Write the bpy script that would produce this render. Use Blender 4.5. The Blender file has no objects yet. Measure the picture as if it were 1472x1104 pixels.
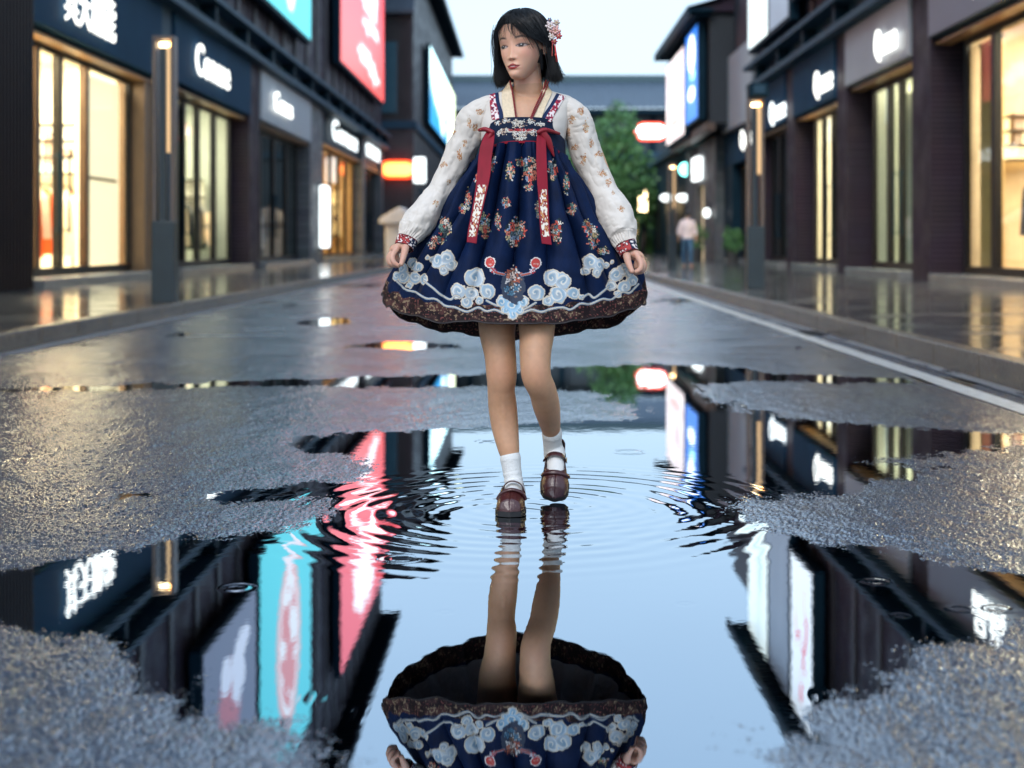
import bpy, math, random
import numpy as np
from mathutils import Vector, Matrix
R = math.radians
random.seed(7)
rng = np.random.default_rng(11)
scene = bpy.context.scene
COL = scene.collection

# ------------------------------------------------------------------ noise (numpy)
def _hash(ix, iy, iz, s=0):
    h = (ix.astype(np.int64) * 374761393 + iy.astype(np.int64) * 668265263 + iz.astype(np.int64) * 2147483647 + s * 974634777) & 0xffffffff
    h = ((h ^ (h >> 13)) * 1274126177) & 0xffffffff
    h = ((h ^ (h >> 16)) * 2246822519) & 0xffffffff
    return ((h ^ (h >> 15)) & 0xffffff) / float(0xffffff)

def vnoise(x, y, z=None, s=0):
    x = np.asarray(x, float); y = np.asarray(y, float)
    z = np.zeros_like(x) if z is None else np.asarray(z, float)
    ix, iy, iz = np.floor(x), np.floor(y), np.floor(z)
    fx, fy, fz = x - ix, y - iy, z - iz
    ux, uy, uz = fx*fx*(3-2*fx), fy*fy*(3-2*fy), fz*fz*(3-2*fz)
    r = 0
    for dx in (0, 1):
        wx = ux if dx else 1-ux
        for dy in (0, 1):
            wy = uy if dy else 1-uy
            for dz in (0, 1):
                wz = uz if dz else 1-uz
                r = r + wx*wy*wz*_hash(ix+dx, iy+dy, iz+dz, s)
    return r*2-1

def fbm(x, y, z=None, oct=3, s=0):
    a, r, f = 1.0, 0, 1.0
    for o in range(oct):
        r = r + a*vnoise(x*f, y*f, None if z is None else z*f, s+o)
        a *= .5; f *= 2.03
    return r

# ------------------------------------------------------------------ materials
_mc = {}
def nodes_of(m):
    m.use_nodes = True
    return m.node_tree.nodes, m.node_tree.links

def mat(name, col=(.5,.5,.5), rough=.5, metal=0., var=.18, vscale=4., bump=0., bscale=60., ior=1.5, emit=None, estr=0., coat=0., trans=0., sss=0.):
    if name in _mc: return _mc[name]
    m = bpy.data.materials.new(name); _mc[name] = m
    n, l = nodes_of(m)
    b = n['Principled BSDF']
    b.inputs['Roughness'].default_value = rough
    b.inputs['Metallic'].default_value = metal
    b.inputs['IOR'].default_value = ior
    b.inputs['Coat Weight'].default_value = coat
    b.inputs['Coat Roughness'].default_value = .08
    b.inputs['Transmission Weight'].default_value = trans
    b.inputs['Subsurface Weight'].default_value = sss
    tc = n.new('ShaderNodeTexCoord')
    if var > 0:
        ns = n.new('ShaderNodeTexNoise'); ns.inputs['Scale'].default_value = vscale
        ns.inputs['Detail'].default_value = 5
        l.new(tc.outputs['Object'], ns.inputs['Vector'])
        mx = n.new('ShaderNodeMix'); mx.data_type = 'RGBA'
        mx.inputs[6].default_value = (*[c*(1-var) for c in col], 1)
        mx.inputs[7].default_value = (*[min(1, c*(1+var)) for c in col], 1)
        l.new(ns.outputs['Fac'], mx.inputs[0]); l.new(mx.outputs[2], b.inputs['Base Color'])
    else:
        b.inputs['Base Color'].default_value = (*col, 1)
    if bump > 0:
        n2 = n.new('ShaderNodeTexNoise'); n2.inputs['Scale'].default_value = bscale; n2.inputs['Detail'].default_value = 4
        l.new(tc.outputs['Object'], n2.inputs['Vector'])
        bp = n.new('ShaderNodeBump'); bp.inputs['Strength'].default_value = bump; bp.inputs['Distance'].default_value = .02
        l.new(n2.outputs['Fac'], bp.inputs['Height']); l.new(bp.outputs['Normal'], b.inputs['Normal'])
    if emit:
        b.inputs['Emission Color'].default_value = (*emit, 1)
        b.inputs['Emission Strength'].default_value = estr
    return m

def vmat(name, rough=.5, emit=0., sss=0., sheen=0., bump=0., bscale=300., coat=0., spec=.5):
    """material whose pigment is the mesh's own colour attribute 'pig'"""
    if name in _mc: return _mc[name]
    m = bpy.data.materials.new(name); _mc[name] = m
    n, l = nodes_of(m); b = n['Principled BSDF']
    a = n.new('ShaderNodeAttribute'); a.attribute_name = 'pig'
    l.new(a.outputs['Color'], b.inputs['Base Color'])
    b.inputs['Roughness'].default_value = rough
    b.inputs['Specular IOR Level'].default_value = spec
    b.inputs['Sheen Weight'].default_value = sheen
    b.inputs['Coat Weight'].default_value = coat
    if sss:
        b.inputs['Subsurface Weight'].default_value = sss
        b.inputs['Subsurface Radius'].default_value = (.9, .35, .2)
        b.inputs['Subsurface Scale'].default_value = .012
    if emit:
        l.new(a.outputs['Color'], b.inputs['Emission Color']); b.inputs['Emission Strength'].default_value = emit
    if bump:
        tc = n.new('ShaderNodeTexCoord'); n2 = n.new('ShaderNodeTexNoise'); n2.inputs['Scale'].default_value = bscale
        l.new(tc.outputs['Object'], n2.inputs['Vector'])
        bp = n.new('ShaderNodeBump'); bp.inputs['Strength'].default_value = bump; bp.inputs['Distance'].default_value = .002
        l.new(n2.outputs['Fac'], bp.inputs['Height']); l.new(bp.outputs['Normal'], b.inputs['Normal'])
    return m

def tile_mat(name, c1, c2, mortar, sx, rough=.15, rvar=.25, bump=.3, swap=None, msize=.02, ratio=.5, puddle=False):
    m = bpy.data.materials.new(name); n, l = nodes_of(m); b = n['Principled BSDF']
    tc = n.new('ShaderNodeTexCoord'); mp = n.new('ShaderNodeMapping')
    if swap == 'yz':
        sp = n.new('ShaderNodeSeparateXYZ'); cb = n.new('ShaderNodeCombineXYZ')
        l.new(tc.outputs['Object'], sp.inputs[0]); l.new(sp.outputs[1], cb.inputs[0]); l.new(sp.outputs[2], cb.inputs[1])
        l.new(cb.outputs[0], mp.inputs[0])
    elif swap == 'xz':
        sp = n.new('ShaderNodeSeparateXYZ'); cb = n.new('ShaderNodeCombineXYZ')
        l.new(tc.outputs['Object'], sp.inputs[0]); l.new(sp.outputs[0], cb.inputs[0]); l.new(sp.outputs[2], cb.inputs[1])
        l.new(cb.outputs[0], mp.inputs[0])
    else:
        l.new(tc.outputs['Object'], mp.inputs[0])
    br = n.new('ShaderNodeTexBrick'); br.inputs['Scale'].default_value = sx
    br.inputs['Mortar Size'].default_value = msize
    br.inputs['Row Height'].default_value = ratio*.5
    br.inputs['Color1'].default_value = (*c1, 1); br.inputs['Color2'].default_value = (*c2, 1); br.inputs['Mortar'].default_value = (*mortar, 1)
    l.new(mp.outputs[0], br.inputs[0])
    ns = n.new('ShaderNodeTexNoise'); ns.inputs['Scale'].default_value = 1.3; ns.inputs['Detail'].default_value = 6
    l.new(tc.outputs['Object'], ns.inputs[0])
    mr = n.new('ShaderNodeMapRange'); mr.inputs[1].default_value = .4; mr.inputs[2].default_value = .65
    mr.inputs[3].default_value = rough; mr.inputs[4].default_value = rough+rvar
    l.new(ns.outputs['Fac'], mr.inputs[0]); l.new(mr.outputs[0], b.inputs['Roughness'])
    mx = n.new('ShaderNodeMix'); mx.data_type = 'RGBA'; mx.blend_type = 'MULTIPLY'; mx.inputs[0].default_value = .35
    l.new(br.outputs['Color'], mx.inputs[6]); l.new(ns.outputs['Color'], mx.inputs[7]); l.new(mx.outputs[2], b.inputs['Base Color'])
    b.inputs['IOR'].default_value = (2.1 if msize == .0201 else 1.5) if sx < 3 else 1.13
    bp = n.new('ShaderNodeBump'); bp.inputs['Strength'].default_value = bump; bp.inputs['Distance'].default_value = .01
    l.new(br.outputs['Fac'], bp.inputs['Height']); bp.invert = True
    n3 = n.new('ShaderNodeTexNoise'); n3.inputs['Scale'].default_value = 9
    l.new(tc.outputs['Object'], n3.inputs[0])
    b2 = n.new('ShaderNodeBump'); b2.inputs['Strength'].default_value = .10; b2.inputs['Distance'].default_value = .02
    l.new(n3.outputs['Fac'], b2.inputs['Height']); l.new(bp.outputs['Normal'], b2.inputs['Normal'])
    l.new(b2.outputs['Normal'], b.inputs['Normal'])
    return m

# ------------------------------------------------------------------ mesh helpers
ORG = {}
def org(o): return ORG.get(o.name, Vector((0, 0, 0))) if o else Vector((0, 0, 0))

def link(o, parent=None):
    COL.objects.link(o)
    if parent is not None:
        o.parent = parent
        ORG[o.name] = org(parent)
    return o

def thing(name, label, cat, loc, group=None):
    o = bpy.data.objects.new(name, None); COL.objects.link(o)
    o.location = loc; ORG[o.name] = Vector(loc)
    o.empty_display_size = .1
    o['label'] = label; o['category'] = cat
    if group: o['group'] = group
    return o

def tag(o, label=None, cat=None, group=None, kind=None):
    if label: o['label'] = label
    if cat: o['category'] = cat
    if group: o['group'] = group
    if kind: o['kind'] = kind
    return o

def np_mesh(name, V, F, m=None, parent=None, smooth=True, colors=None, mats=None, midx=None):
    V = np.asarray(V, np.float64).reshape(-1, 3); F = np.asarray(F)
    me = bpy.data.meshes.new(name)
    k = F.shape[1]
    if parent is not None:
        V = V - np.array(org(parent))
    me.vertices.add(len(V)); me.vertices.foreach_set('co', V.astype(np.float32).ravel())
    me.loops.add(F.size); me.loops.foreach_set('vertex_index', F.astype(np.int32).ravel())
    me.polygons.add(len(F)); me.polygons.foreach_set('loop_start', np.arange(0, F.size, k, dtype=np.int32))
    try: me.polygons.foreach_set('loop_total', np.full(len(F), k, dtype=np.int32))
    except Exception: pass
    me.update(calc_edges=True)
    me.polygons.foreach_set('use_smooth', np.full(len(F), smooth))
    if colors is not None:
        a = me.color_attributes.new('pig', 'FLOAT_COLOR', 'POINT')
        c = np.ones((len(V), 4), np.float32); c[:, :3] = colors
        a.data.foreach_set('color', c.ravel())
    for mm in (mats or ([m] if m else [])): me.materials.append(mm)
    if midx is not None: me.polygons.foreach_set('material_index', np.asarray(midx, np.int32))
    me.validate(); me.update()
    o = bpy.data.objects.new(name, me)
    return link(o, parent)

def grid_faces(nr, nc, wrap=False):
    i = np.arange(nr-1)[:, None]; j = np.arange(nc if wrap else nc-1)[None, :]
    j2 = (j+1) % nc
    return np.stack([i*nc+j, i*nc+j2, (i+1)*nc+j2, (i+1)*nc+j], -1).reshape(-1, 4)

class MB:
    def __init__(s): s.v = []; s.f = []
    def box(s, x0, x1, y0, y1, z0, z1):
        if x0 > x1: x0, x1 = x1, x0
        if y0 > y1: y0, y1 = y1, y0
        if z0 > z1: z0, z1 = z1, z0
        b = len(s.v)
        s.v += [(x0,y0,z0),(x1,y0,z0),(x1,y1,z0),(x0,y1,z0),(x0,y0,z1),(x1,y0,z1),(x1,y1,z1),(x0,y1,z1)]
        s.f += [tuple(b+i for i in q) for q in ((0,3,2,1),(4,5,6,7),(0,1,5,4),(1,2,6,5),(2,3,7,6),(3,0,4,7))]
        return s
    def poly(s, pts):
        b = len(s.v); s.v += [tuple(p) for p in pts]; s.f.append(tuple(range(b, b+len(pts)))); return s
    def prism(s, pts, axis, a, b_):
        """extrude 2D outline pts along axis 0/1/2 from a to b"""
        n = len(pts); b = len(s.v)
        for t in (a, b_):
            for p in pts:
                q = list(p); q.insert(axis, t); s.v.append(tuple(q))
        s.f.append(tuple(range(b+n-1, b-1, -1))); s.f.append(tuple(range(b+n, b+2*n)))
        for i in range(n):
            j = (i+1) % n; s.f.append((b+i, b+j, b+n+j, b+n+i))
        return s
    def tube(s, p, q, r0, r1=None, seg=12, cap=True):
        r1 = r0 if r1 is None else r1
        p, q = Vector(p), Vector(q); d = (q-p).normalized()
        u = d.orthogonal().normalized(); w = d.cross(u); b = len(s.v)
        for c, r in ((p, r0), (q, r1)):
            for i in range(seg):
                a = 2*math.pi*i/seg; s.v.append(tuple(c+u*(r*math.cos(a))+w*(r*math.sin(a))))
        for i in range(seg):
            j = (i+1) % seg; s.f.append((b+i, b+j, b+seg+j, b+seg+i))
        if cap:
            s.f.append(tuple(range(b+seg-1, b-1, -1))); s.f.append(tuple(range(b+seg, b+2*seg)))
        return s
    def ball(s, c, r, seg=14, sc=(1,1,1)):
        b = len(s.v); rings = seg//2
        for i in range(rings+1):
            t = math.pi*i/rings
            for j in range(seg):
                a = 2*math.pi*j/seg
                s.v.append((c[0]+r*sc[0]*math.sin(t)*math.cos(a), c[1]+r*sc[1]*math.sin(t)*math.sin(a), c[2]+r*sc[2]*math.cos(t)))
        for i in range(rings):
            for j in range(seg):
                k = (j+1) % seg; s.f.append((b+i*seg+j, b+(i+1)*seg+j, b+(i+1)*seg+k, b+i*seg+k))
        return s
    def build(s, name, m, parent=None, bevel=0., smooth=False, seg=2):
        me = bpy.data.meshes.new(name); o0 = org(parent)
        me.from_pydata([tuple(Vector(v)-o0) for v in s.v], [], s.f); me.update()
        if m: me.materials.append(m)
        if smooth: me.polygons.foreach_set('use_smooth', [True]*len(me.polygons))
        o = bpy.data.objects.new(name, me); link(o, parent)
        if bevel:
            md = o.modifiers.new('edge_bevel', 'BEVEL'); md.width = bevel; md.segments = seg; md.limit_method = 'ANGLE'; md.harden_normals = False
        return o

def paint_board(name, face, u0, u1, z0, z1, x, fn, emit, parent, side, thick=.03, res=60):
    """flat printed / lit board on plane X=x (face='x', u is Y) or Y=x (face='y', u is X)"""
    nu = max(8, int(res*abs(u1-u0)/max(abs(u1-u0), abs(z1-z0)))); nz = max(8, int(res*abs(z1-z0)/max(abs(u1-u0), abs(z1-z0))))
    U, Z = np.meshgrid(np.linspace(0, 1, nu), np.linspace(0, 1, nz))
    c = fn(U.ravel(), Z.ravel())
    uu = u0+(u1-u0)*U.ravel(); zz = z0+(z1-z0)*Z.ravel(); xx = np.full(len(uu), x)
    V = np.stack([xx, uu, zz], 1) if face == 'x' else np.stack([uu, xx, zz], 1)
    return np_mesh(name, V, grid_faces(nz, nu), vmat('printed_light_panel_%g' % emit, rough=.3, emit=emit), parent, False, colors=c)

def text_mesh(name, body, size, m, loc, facing, parent, depth=.06, width=None, bold=.0):
    cu = bpy.data.curves.new(name+'_curve', 'FONT'); cu.body = body; cu.size = size; cu.extrude = depth; cu.offset = bold
    cu.align_x = 'CENTER'; cu.align_y = 'CENTER'; cu.resolution_u = 4
    to = bpy.data.objects.new(name+'_tmp', cu); COL.objects.link(to)
    dg = bpy.context.evaluated_depsgraph_get(); dg.update()
    me = bpy.data.meshes.new_from_object(to.evaluated_get(dg)); me.name = name
    bpy.data.objects.remove(to)
    if len(me.vertices) == 0: return None
    co = np.empty(len(me.vertices)*3, np.float32); me.vertices.foreach_get('co', co); co = co.reshape(-1, 3)
    mid = (co.max(0)+co.min(0))/2; co = co-mid
    if width: co[:, 0] *= width/max(1e-6, co[:, 0].max()*2)
    out = np.empty_like(co)
    if facing == '+x': out[:, 0] = co[:, 2]; out[:, 1] = co[:, 0]; out[:, 2] = co[:, 1]
    elif facing == '-x': out[:, 0] = -co[:, 2]; out[:, 1] = -co[:, 0]; out[:, 2] = co[:, 1]
    else: out[:, 0] = co[:, 0]; out[:, 1] = -co[:, 2]; out[:, 2] = co[:, 1]
    out += np.array(loc, np.float32)-np.array(org(parent), np.float32)
    me.vertices.foreach_set('co', out.ravel()); me.update()
    me.materials.clear(); me.materials.append(m)
    o = bpy.data.objects.new(name, me); return link(o, parent)

# ------------------------------------------------------------------ camera
F = 2044.0; HC = .86; HX, HY = 755.0, 350.0
cd = bpy.data.cameras.new('camera'); cam = bpy.data.objects.new('camera', cd); COL.objects.link(cam)
cam.location = (0, 0, HC); cam.rotation_euler = (R(90), 0, 0)
cd.lens = 50; cd.sensor_width = 36; cd.shift_x = -(HX-736)/1472; cd.shift_y = -(552-HY)/1472
cd.clip_start = .05; cd.clip_end = 2000
cd.dof.use_dof = True; cd.dof.focus_distance = 4.68; cd.dof.aperture_fstop = 2.4; cd.dof.aperture_blades = 0
scene.camera = cam
def W(px, py, Y): return np.array([(px-HX)/F*Y, Y, HC-(py-HY)/F*Y])

# ------------------------------------------------------------------ world and sun
w = bpy.data.worlds.new('World'); scene.world = w; w.use_nodes = True
n, l = w.node_tree.nodes, w.node_tree.links; bg = n['Background']
SUN_EL, SUN_AZ = R(38), R(200)      # azimuth of the sun measured clockwise from +Y
sky = n.new('ShaderNodeTexSky'); sky.sky_type = 'NISHITA'; sky.sun_disc = False
sky.sun_elevation = SUN_EL; sky.sun_rotation = SUN_AZ; sky.air_density = 1.0; sky.dust_density = 2.5; sky.ozone_density = 1.5
tc = n.new('ShaderNodeTexCoord'); ns = n.new('ShaderNodeTexNoise'); ns.inputs['Scale'].default_value = 2.2; ns.inputs['Detail'].default_value = 5
mp = n.new('ShaderNodeMapping'); mp.inputs['Scale'].default_value = (1, 1, 2.5)
l.new(tc.outputs['Generated'], mp.inputs[0]); l.new(mp.outputs[0], ns.inputs[0])
sx = n.new('ShaderNodeSeparateXYZ'); l.new(tc.outputs['Generated'], sx.inputs[0])
cr = n.new('ShaderNodeValToRGB'); e = cr.color_ramp.elements
e[0].position = 0.0; e[0].color = (5.2, 6.5, 7.3, 1)
e[1].position = 1.0; e[1].color = (4.6, 6.3, 8.8, 1)
e2 = cr.color_ramp.elements.new(.2); e2.color = (5.1, 6.9, 8.7, 1)
l.new(sx.outputs[2], cr.inputs[0])
cl = n.new('ShaderNodeMix'); cl.data_type = 'RGBA'; cl.blend_type = 'MULTIPLY'; cl.inputs[0].default_value = .16
l.new(cr.outputs[0], cl.inputs[6]); l.new(ns.outputs['Fac'], cl.inputs[7])
mx = n.new('ShaderNodeMix'); mx.data_type = 'RGBA'; mx.inputs[0].default_value = .84   # cloud layer over the clear sky
l.new(sky.outputs[0], mx.inputs[6]); l.new(cl.outputs[2], mx.inputs[7]); l.new(mx.outputs[2], bg.inputs[0])
bg.inputs[1].default_value = .115
sd = bpy.data.lights.new('sun', 'SUN'); sd.energy = .85; sd.angle = R(25); sd.color = (1, .97, .94)
so = bpy.data.objects.new('sun', sd); COL.objects.link(so)
sdir = Vector((math.sin(SUN_AZ)*math.cos(SUN_EL), math.cos(SUN_AZ)*math.cos(SUN_EL), math.sin(SUN_EL)))
so.rotation_euler = (-sdir).to_track_quat('-Z', 'Y').to_euler(); so.location = (0, -10, 20)
scene.view_settings.view_transform = 'Standard'; scene.view_settings.look = 'None'; scene.view_settings.gamma = 1; scene.view_settings.exposure = 0.85
scene.cycles.use_denoising = True
scene.cycles.max_bounces = 7; scene.cycles.transparent_max_bounces = 16; scene.cycles.sample_clamp_indirect = 6; scene.cycles.caustics_reflective = False; scene.cycles.caustics_refractive = False

# ------------------------------------------------------------------ road with real relief, water lying in its hollows
KL, KR = -4.08, 2.87
def G(px, py): Y = HC*F/(py-HY); return ((px-HX)/F*Y, Y)
stones = [   # outlines of the dry rises between the pools
 [(-900,905),(0,818),(150,797),(300,776),(400,757),(452,743),(466,729),(440,716),(330,718),(215,713),(330,703),(400,699),(500,690),(532,674),(500,656),(445,642),(440,630),(520,623),(620,616),(760,606),(903,600),(912,588),(850,566),(780,556),(700,556),(560,558),(380,556),(190,559),(-900,582)],
 [(-900,572),(190,555),(380,545),(560,540),(690,541),(800,527),(1000,524),(1120,537),(1290,543),(2200,548),(2200,500),(-900,500)],
 [(2200,552),(1290,551),(1100,549),(1010,551),(1022,572),(1062,590),(1150,600),(1300,612),(1500,624),(2200,640)],
 [(2200,628),(1472,638),(1250,662),(1335,672),(1290,690),(1200,705),(1090,716),(1068,724),(1072,738),(1125,766),(1250,790),(1400,812),(1500,828),(2200,900)],
 [(2300,830),(1472,898),(1400,926),(1330,948),(1300,985),(1230,1008),(1150,1032),(1100,1052),(1064,1085),(1040,1150),(1040,1500),(2300,1500)],
 [(-1200,880),(0,905),(120,914),(200,935),(290,985),(390,1045),(470,1088),(520,1150),(540,1500),(-1200,1500)],
]
rises = [np.array([G(*p) for p in poly]) for poly in stones]
def poly_sd(P, poly):
    """signed distance, positive inside"""
    x, y = P[:, 0], P[:, 1]; n_ = len(poly); ins = np.zeros(len(x), bool); d = np.full(len(x), 1e9)
    for i in range(n_):
        a, b = poly[i], poly[(i+1) % n_]
        c = ((a[1] > y) != (b[1] > y)) & (x < (b[0]-a[0])*(y-a[1])/(b[1]-a[1]+1e-12)+a[0]); ins ^= c
        ab = b-a; t = np.clip(((x-a[0])*ab[0]+(y-a[1])*ab[1])/(ab@ab+1e-12), 0, 1)
        d = np.minimum(d, np.hypot(x-a[0]-t*ab[0], y-a[1]-t*ab[1]))
    return np.where(ins, d, -d)
gx = np.arange(KL-.3, KR+.3, .03); gy = np.concatenate([np.arange(.6, 7, .03), np.arange(7, 13, .06)])
GX, GY = np.meshgrid(gx, gy); P = np.stack([GX.ravel(), GY.ravel()], 1)
sdm = np.max([poly_sd(P, r_) for r_ in rises], 0).reshape(GX.shape)
def samp(x, y):
    xi = np.clip((x-gx[0])/.03, 0, len(gx)-1.001); yi = np.interp(y, gy, np.arange(len(gy))); yi = np.clip(yi, 0, len(gy)-1.001)
    x0 = xi.astype(int); y0 = yi.astype(int); fx = xi-x0; fy = yi-y0
    return (sdm[y0, x0]*(1-fx)*(1-fy)+sdm[y0, x0+1]*fx*(1-fy)+sdm[y0+1, x0]*(1-fx)*fy+sdm[y0+1, x0+1]*fx*fy)
def road_height(x, y):
    s = samp(x, y)
    far = np.clip((y-10.5)/2, 0, 1); near = 1-np.clip((y-.6)/.6, 0, 1)
    wid = .13+.025*y
    core = np.clip(s/wid, -1, 1)*.0065
    lf = .0021*fbm(x*2.6, y*1.3, oct=3, s=5)+.0020*vnoise(x*8, y*4, s=9)+.0016*vnoise(x*19, y*9, s=19)
    h = core+lf*np.where(core > 0, 1, .7)
    hf = .0027+.0050*fbm(x*.9, y*.38, oct=3, s=21)
    h = h*(1-far)+hf*far
    # a run of shallow pools remains down the carriageway
    h = np.where(h < -.0065, -.0065, h)
    h = np.where(np.abs(x-2.56) < .22, np.minimum(h, .0035), h)
    return h+.002*near
def pebbles(x, y, cell, s):
    ix, iy = np.floor(x/cell), np.floor(y/cell); best = np.zeros_like(x)
    zz = np.zeros_like(x)
    for dx in (-1, 0, 1):
        for dy in (-1, 0, 1):
            cx = ix+dx; cy = iy+dy
            px = (cx+.15+.7*_hash(cx, cy, zz, s))*cell; py = (cy+.15+.7*_hash(cx, cy, zz+1, s))*cell
            r = cell*(.42+.3*_hash(cx, cy, zz+2, s)); hh = .35+.65*_hash(cx, cy, zz+3, s)
            d2 = ((x-px)**2+(y-py)**2)/(r*r)
            best = np.maximum(best, np.where(d2 < 1, np.sqrt(np.maximum(0, 1-d2))*hh, 0))
    return best
ys = [.9]
while ys[-1] < 90:
    Y_ = ys[-1]
    ys.append(Y_+max(.0035, .0021*Y_*max(1, Y_/5.5)**1.2) if Y_ > 1.7 else Y_+.012)
ys = np.array([-6, -3, 0, .5]+ys+[130, 200]); nD = 900
rows = []
for Y_ in ys:
    hw = min(max(.42*Y_+.12, .8), 99); a = max(KL, -hw); b = min(KR, hw)
    left = np.linspace(KL, a, 8)[:-1] if a > KL+.01 else np.linspace(KL, KL+.001, 8)[:-1]
    right = np.linspace(b, KR, 8)[1:] if b < KR-.01 else np.linspace(KR-.001, KR, 8)[1:]
    a2 = max(a, KL+.002); b2 = min(b, KR-.002)
    rows.append(np.concatenate([left, np.linspace(a2, b2, nD), right]))
X_ = np.array(rows); Yg = np.repeat(ys[:, None], X_.shape[1], 1)
h = road_height(X_.ravel(), Yg.ravel()); xx, yy = X_.ravel(), Yg.ravel()
amp = np.clip(1-(yy-8)/6, .0, 1)
mask = yy < 14
pb = np.zeros_like(xx); pb[mask] = .0030*pebbles(xx[mask], yy[mask], .0068, 3)+.0022*pebbles(xx[mask], yy[mask], .0105, 8)*(vnoise(xx[mask]*30, yy[mask]*30, s=77) > .1)
# keep the drained parts well above, the pools well below
h = h+(pb-.0015)*amp
h[yy < 1.0] = .004
road = np_mesh('road', np.stack([xx, yy, h], 1), grid_faces(len(ys), X_.shape[1]), None, None, True)
tag(road, kind='structure')
print('road verts', len(xx))
m = bpy.data.materials.new('wet_asphalt'); n, l = nodes_of(m); b = n['Principled BSDF']; road.data.materials.append(m)
tc = n.new('ShaderNodeTexCoord')
n1 = n.new('ShaderNodeTexNoise'); n1.inputs['Scale'].default_value = 140; n1.inputs['Detail'].default_value = 3; l.new(tc.outputs['Object'], n1.inputs[0])
cr = n.new('ShaderNodeValToRGB'); cr.color_ramp.elements[0].position = .35; cr.color_ramp.elements[0].color = (.012, .024, .046, 1)
cr.color_ramp.elements[1].position = .75; cr.color_ramp.elements[1].color = (.095, .12, .165, 1)
l.new(n1.outputs['Fac'], cr.inputs[0]); l.new(cr.outputs[0], b.inputs['Base Color'])
n2 = n.new('ShaderNodeTexNoise'); n2.inputs['Scale'].default_value = 1.7; n2.inputs['Detail'].default_value = 5; l.new(tc.outputs['Object'], n2.inputs[0])
mr = n.new('ShaderNodeMapRange'); mr.inputs[1].default_value = .38; mr.inputs[2].default_value = .66; mr.inputs[3].default_value = .06; mr.inputs[4].default_value = .18
l.new(n2.outputs['Fac'], mr.inputs[0])
sp = n.new('ShaderNodeSeparateXYZ'); l.new(tc.outputs['Object'], sp.inputs[0])      # the far carriageway has drained more than the hollow in front
m2 = n.new('ShaderNodeMapRange'); m2.inputs[1].default_value = 8; m2.inputs[2].default_value = 14; m2.inputs[3].default_value = 0; m2.inputs[4].default_value = .12; l.new(sp.outputs[1], m2.inputs[0])
ad = n.new('ShaderNodeMath'); ad.operation = 'ADD'; l.new(mr.outputs[0], ad.inputs[0]); l.new(m2.outputs[0], ad.inputs[1]); l.new(ad.outputs[0], b.inputs['Roughness'])
b.inputs['IOR'].default_value = 2.8
n3 = n.new('ShaderNodeTexNoise'); n3.inputs['Scale'].default_value = 65; n3.inputs['Detail'].default_value = 3; l.new(tc.outputs['Object'], n3.inputs[0])
bp = n.new('ShaderNodeBump'); bp.inputs['Strength'].default_value = .6; bp.inputs['Distance'].default_value = .006
l.new(n3.outputs['Fac'], bp.inputs['Height']); l.new(bp.outputs['Normal'], b.inputs['Normal'])

# water sheet with rings
ys = [1.0]
while ys[-1] < 7.5: ys.append(ys[-1]+(.0075 if 3.2 < ys[-1] < 6 else .02))
ys = np.array(ys+list(np.linspace(7.7, 16, 60))+[20, 30, 50, 90]); xs = np.concatenate([np.linspace(KL, -1.3, 60)[:-1], np.linspace(-1.3, 1.3, 360), np.linspace(1.3, KR, 40)[1:]])
X_, Yg = np.meshgrid(xs, ys); x, y = X_.ravel(), Yg.ravel(); z = np.zeros_like(x)
def rings(x, y, cx, cy, lam, r0, r1, a, ph=0):
    r = np.hypot(x-cx, y-cy); env = np.exp(-((r-(r0+r1)/2)/((r1-r0)/2))**4)
    return a*env*np.sin(2*np.pi*r/lam+ph)
f1 = (W(735, 742, 4.5)[0], 4.50); f2 = (W(796, 720, 4.72)[0], 4.74)
z += rings(x, y, *f1, .085, .03, .60, .00040)+rings(x, y, *f1, .10, .35, .86, .00030, 1)
z += rings(x, y, *f2, .075, .02, .50, .00032)+rings(x, y, *f2, .09, .40, .80, .00025, 2)
rr = np.hypot(x-f1[0], y-4.6)
env = np.exp(-((rr-.62)/.26)**4)
z += env*.00012*fbm(x*16, y*9, oct=2, s=2)
z += np.exp(-(rr/.9)**4)*.00010*fbm(x*40, y*30, oct=2, s=4)
z += .00006*fbm(x*6, y*3, oct=2, s=14)*np.clip((y-3.2)/2, .12, 1)
for (px, py, r_) in [(578,803,.05),(340,845,.035),(455,1003,.02),(508,1026,.022),(1258,836,.03),(1380,875,.028),(1295,885,.02),(1432,875,.03),(985,868,.02),(700,635,.05),(905,650,.06),(640,880,.02),(1180,1000,.018)]:
    gx_, gy_ = G(px, py); z += rings(x, y, gx_, gy_, .022, r_*.65, r_*1.25, .00045)
water = np_mesh('puddle_water', np.stack([x, y, z], 1), grid_faces(len(ys), len(xs)), None, None, True); tag(water, kind='structure')
m = bpy.data.materials.new('still_water'); n, l = nodes_of(m); b = n['Principled BSDF']; water.data.materials.append(m)
b.inputs['Base Color'].default_value = (.31, .37, .43, 1); b.inputs['Metallic'].default_value = 1.0; b.inputs['Roughness'].default_value = .012; b.inputs['IOR'].default_value = 2.0
tc = n.new('ShaderNodeTexCoord'); n3 = n.new('ShaderNodeTexNoise'); n3.inputs['Scale'].default_value = 18; n3.inputs['Detail'].default_value = 2; l.new(tc.outputs['Object'], n3.inputs[0])
bp = n.new('ShaderNodeBump'); bp.inputs['Strength'].default_value = .025; bp.inputs['Distance'].default_value = .003
l.new(n3.outputs['Fac'], bp.inputs['Height']); l.new(bp.outputs['Normal'], b.inputs['Normal'])

# ground beyond
mb = MB(); mb.box(-400, 400, -30, 700, -.6, -.1)
tag(mb.build('ground', mat('far_ground', (.08, .085, .09), .4)), kind='structure')
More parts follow.
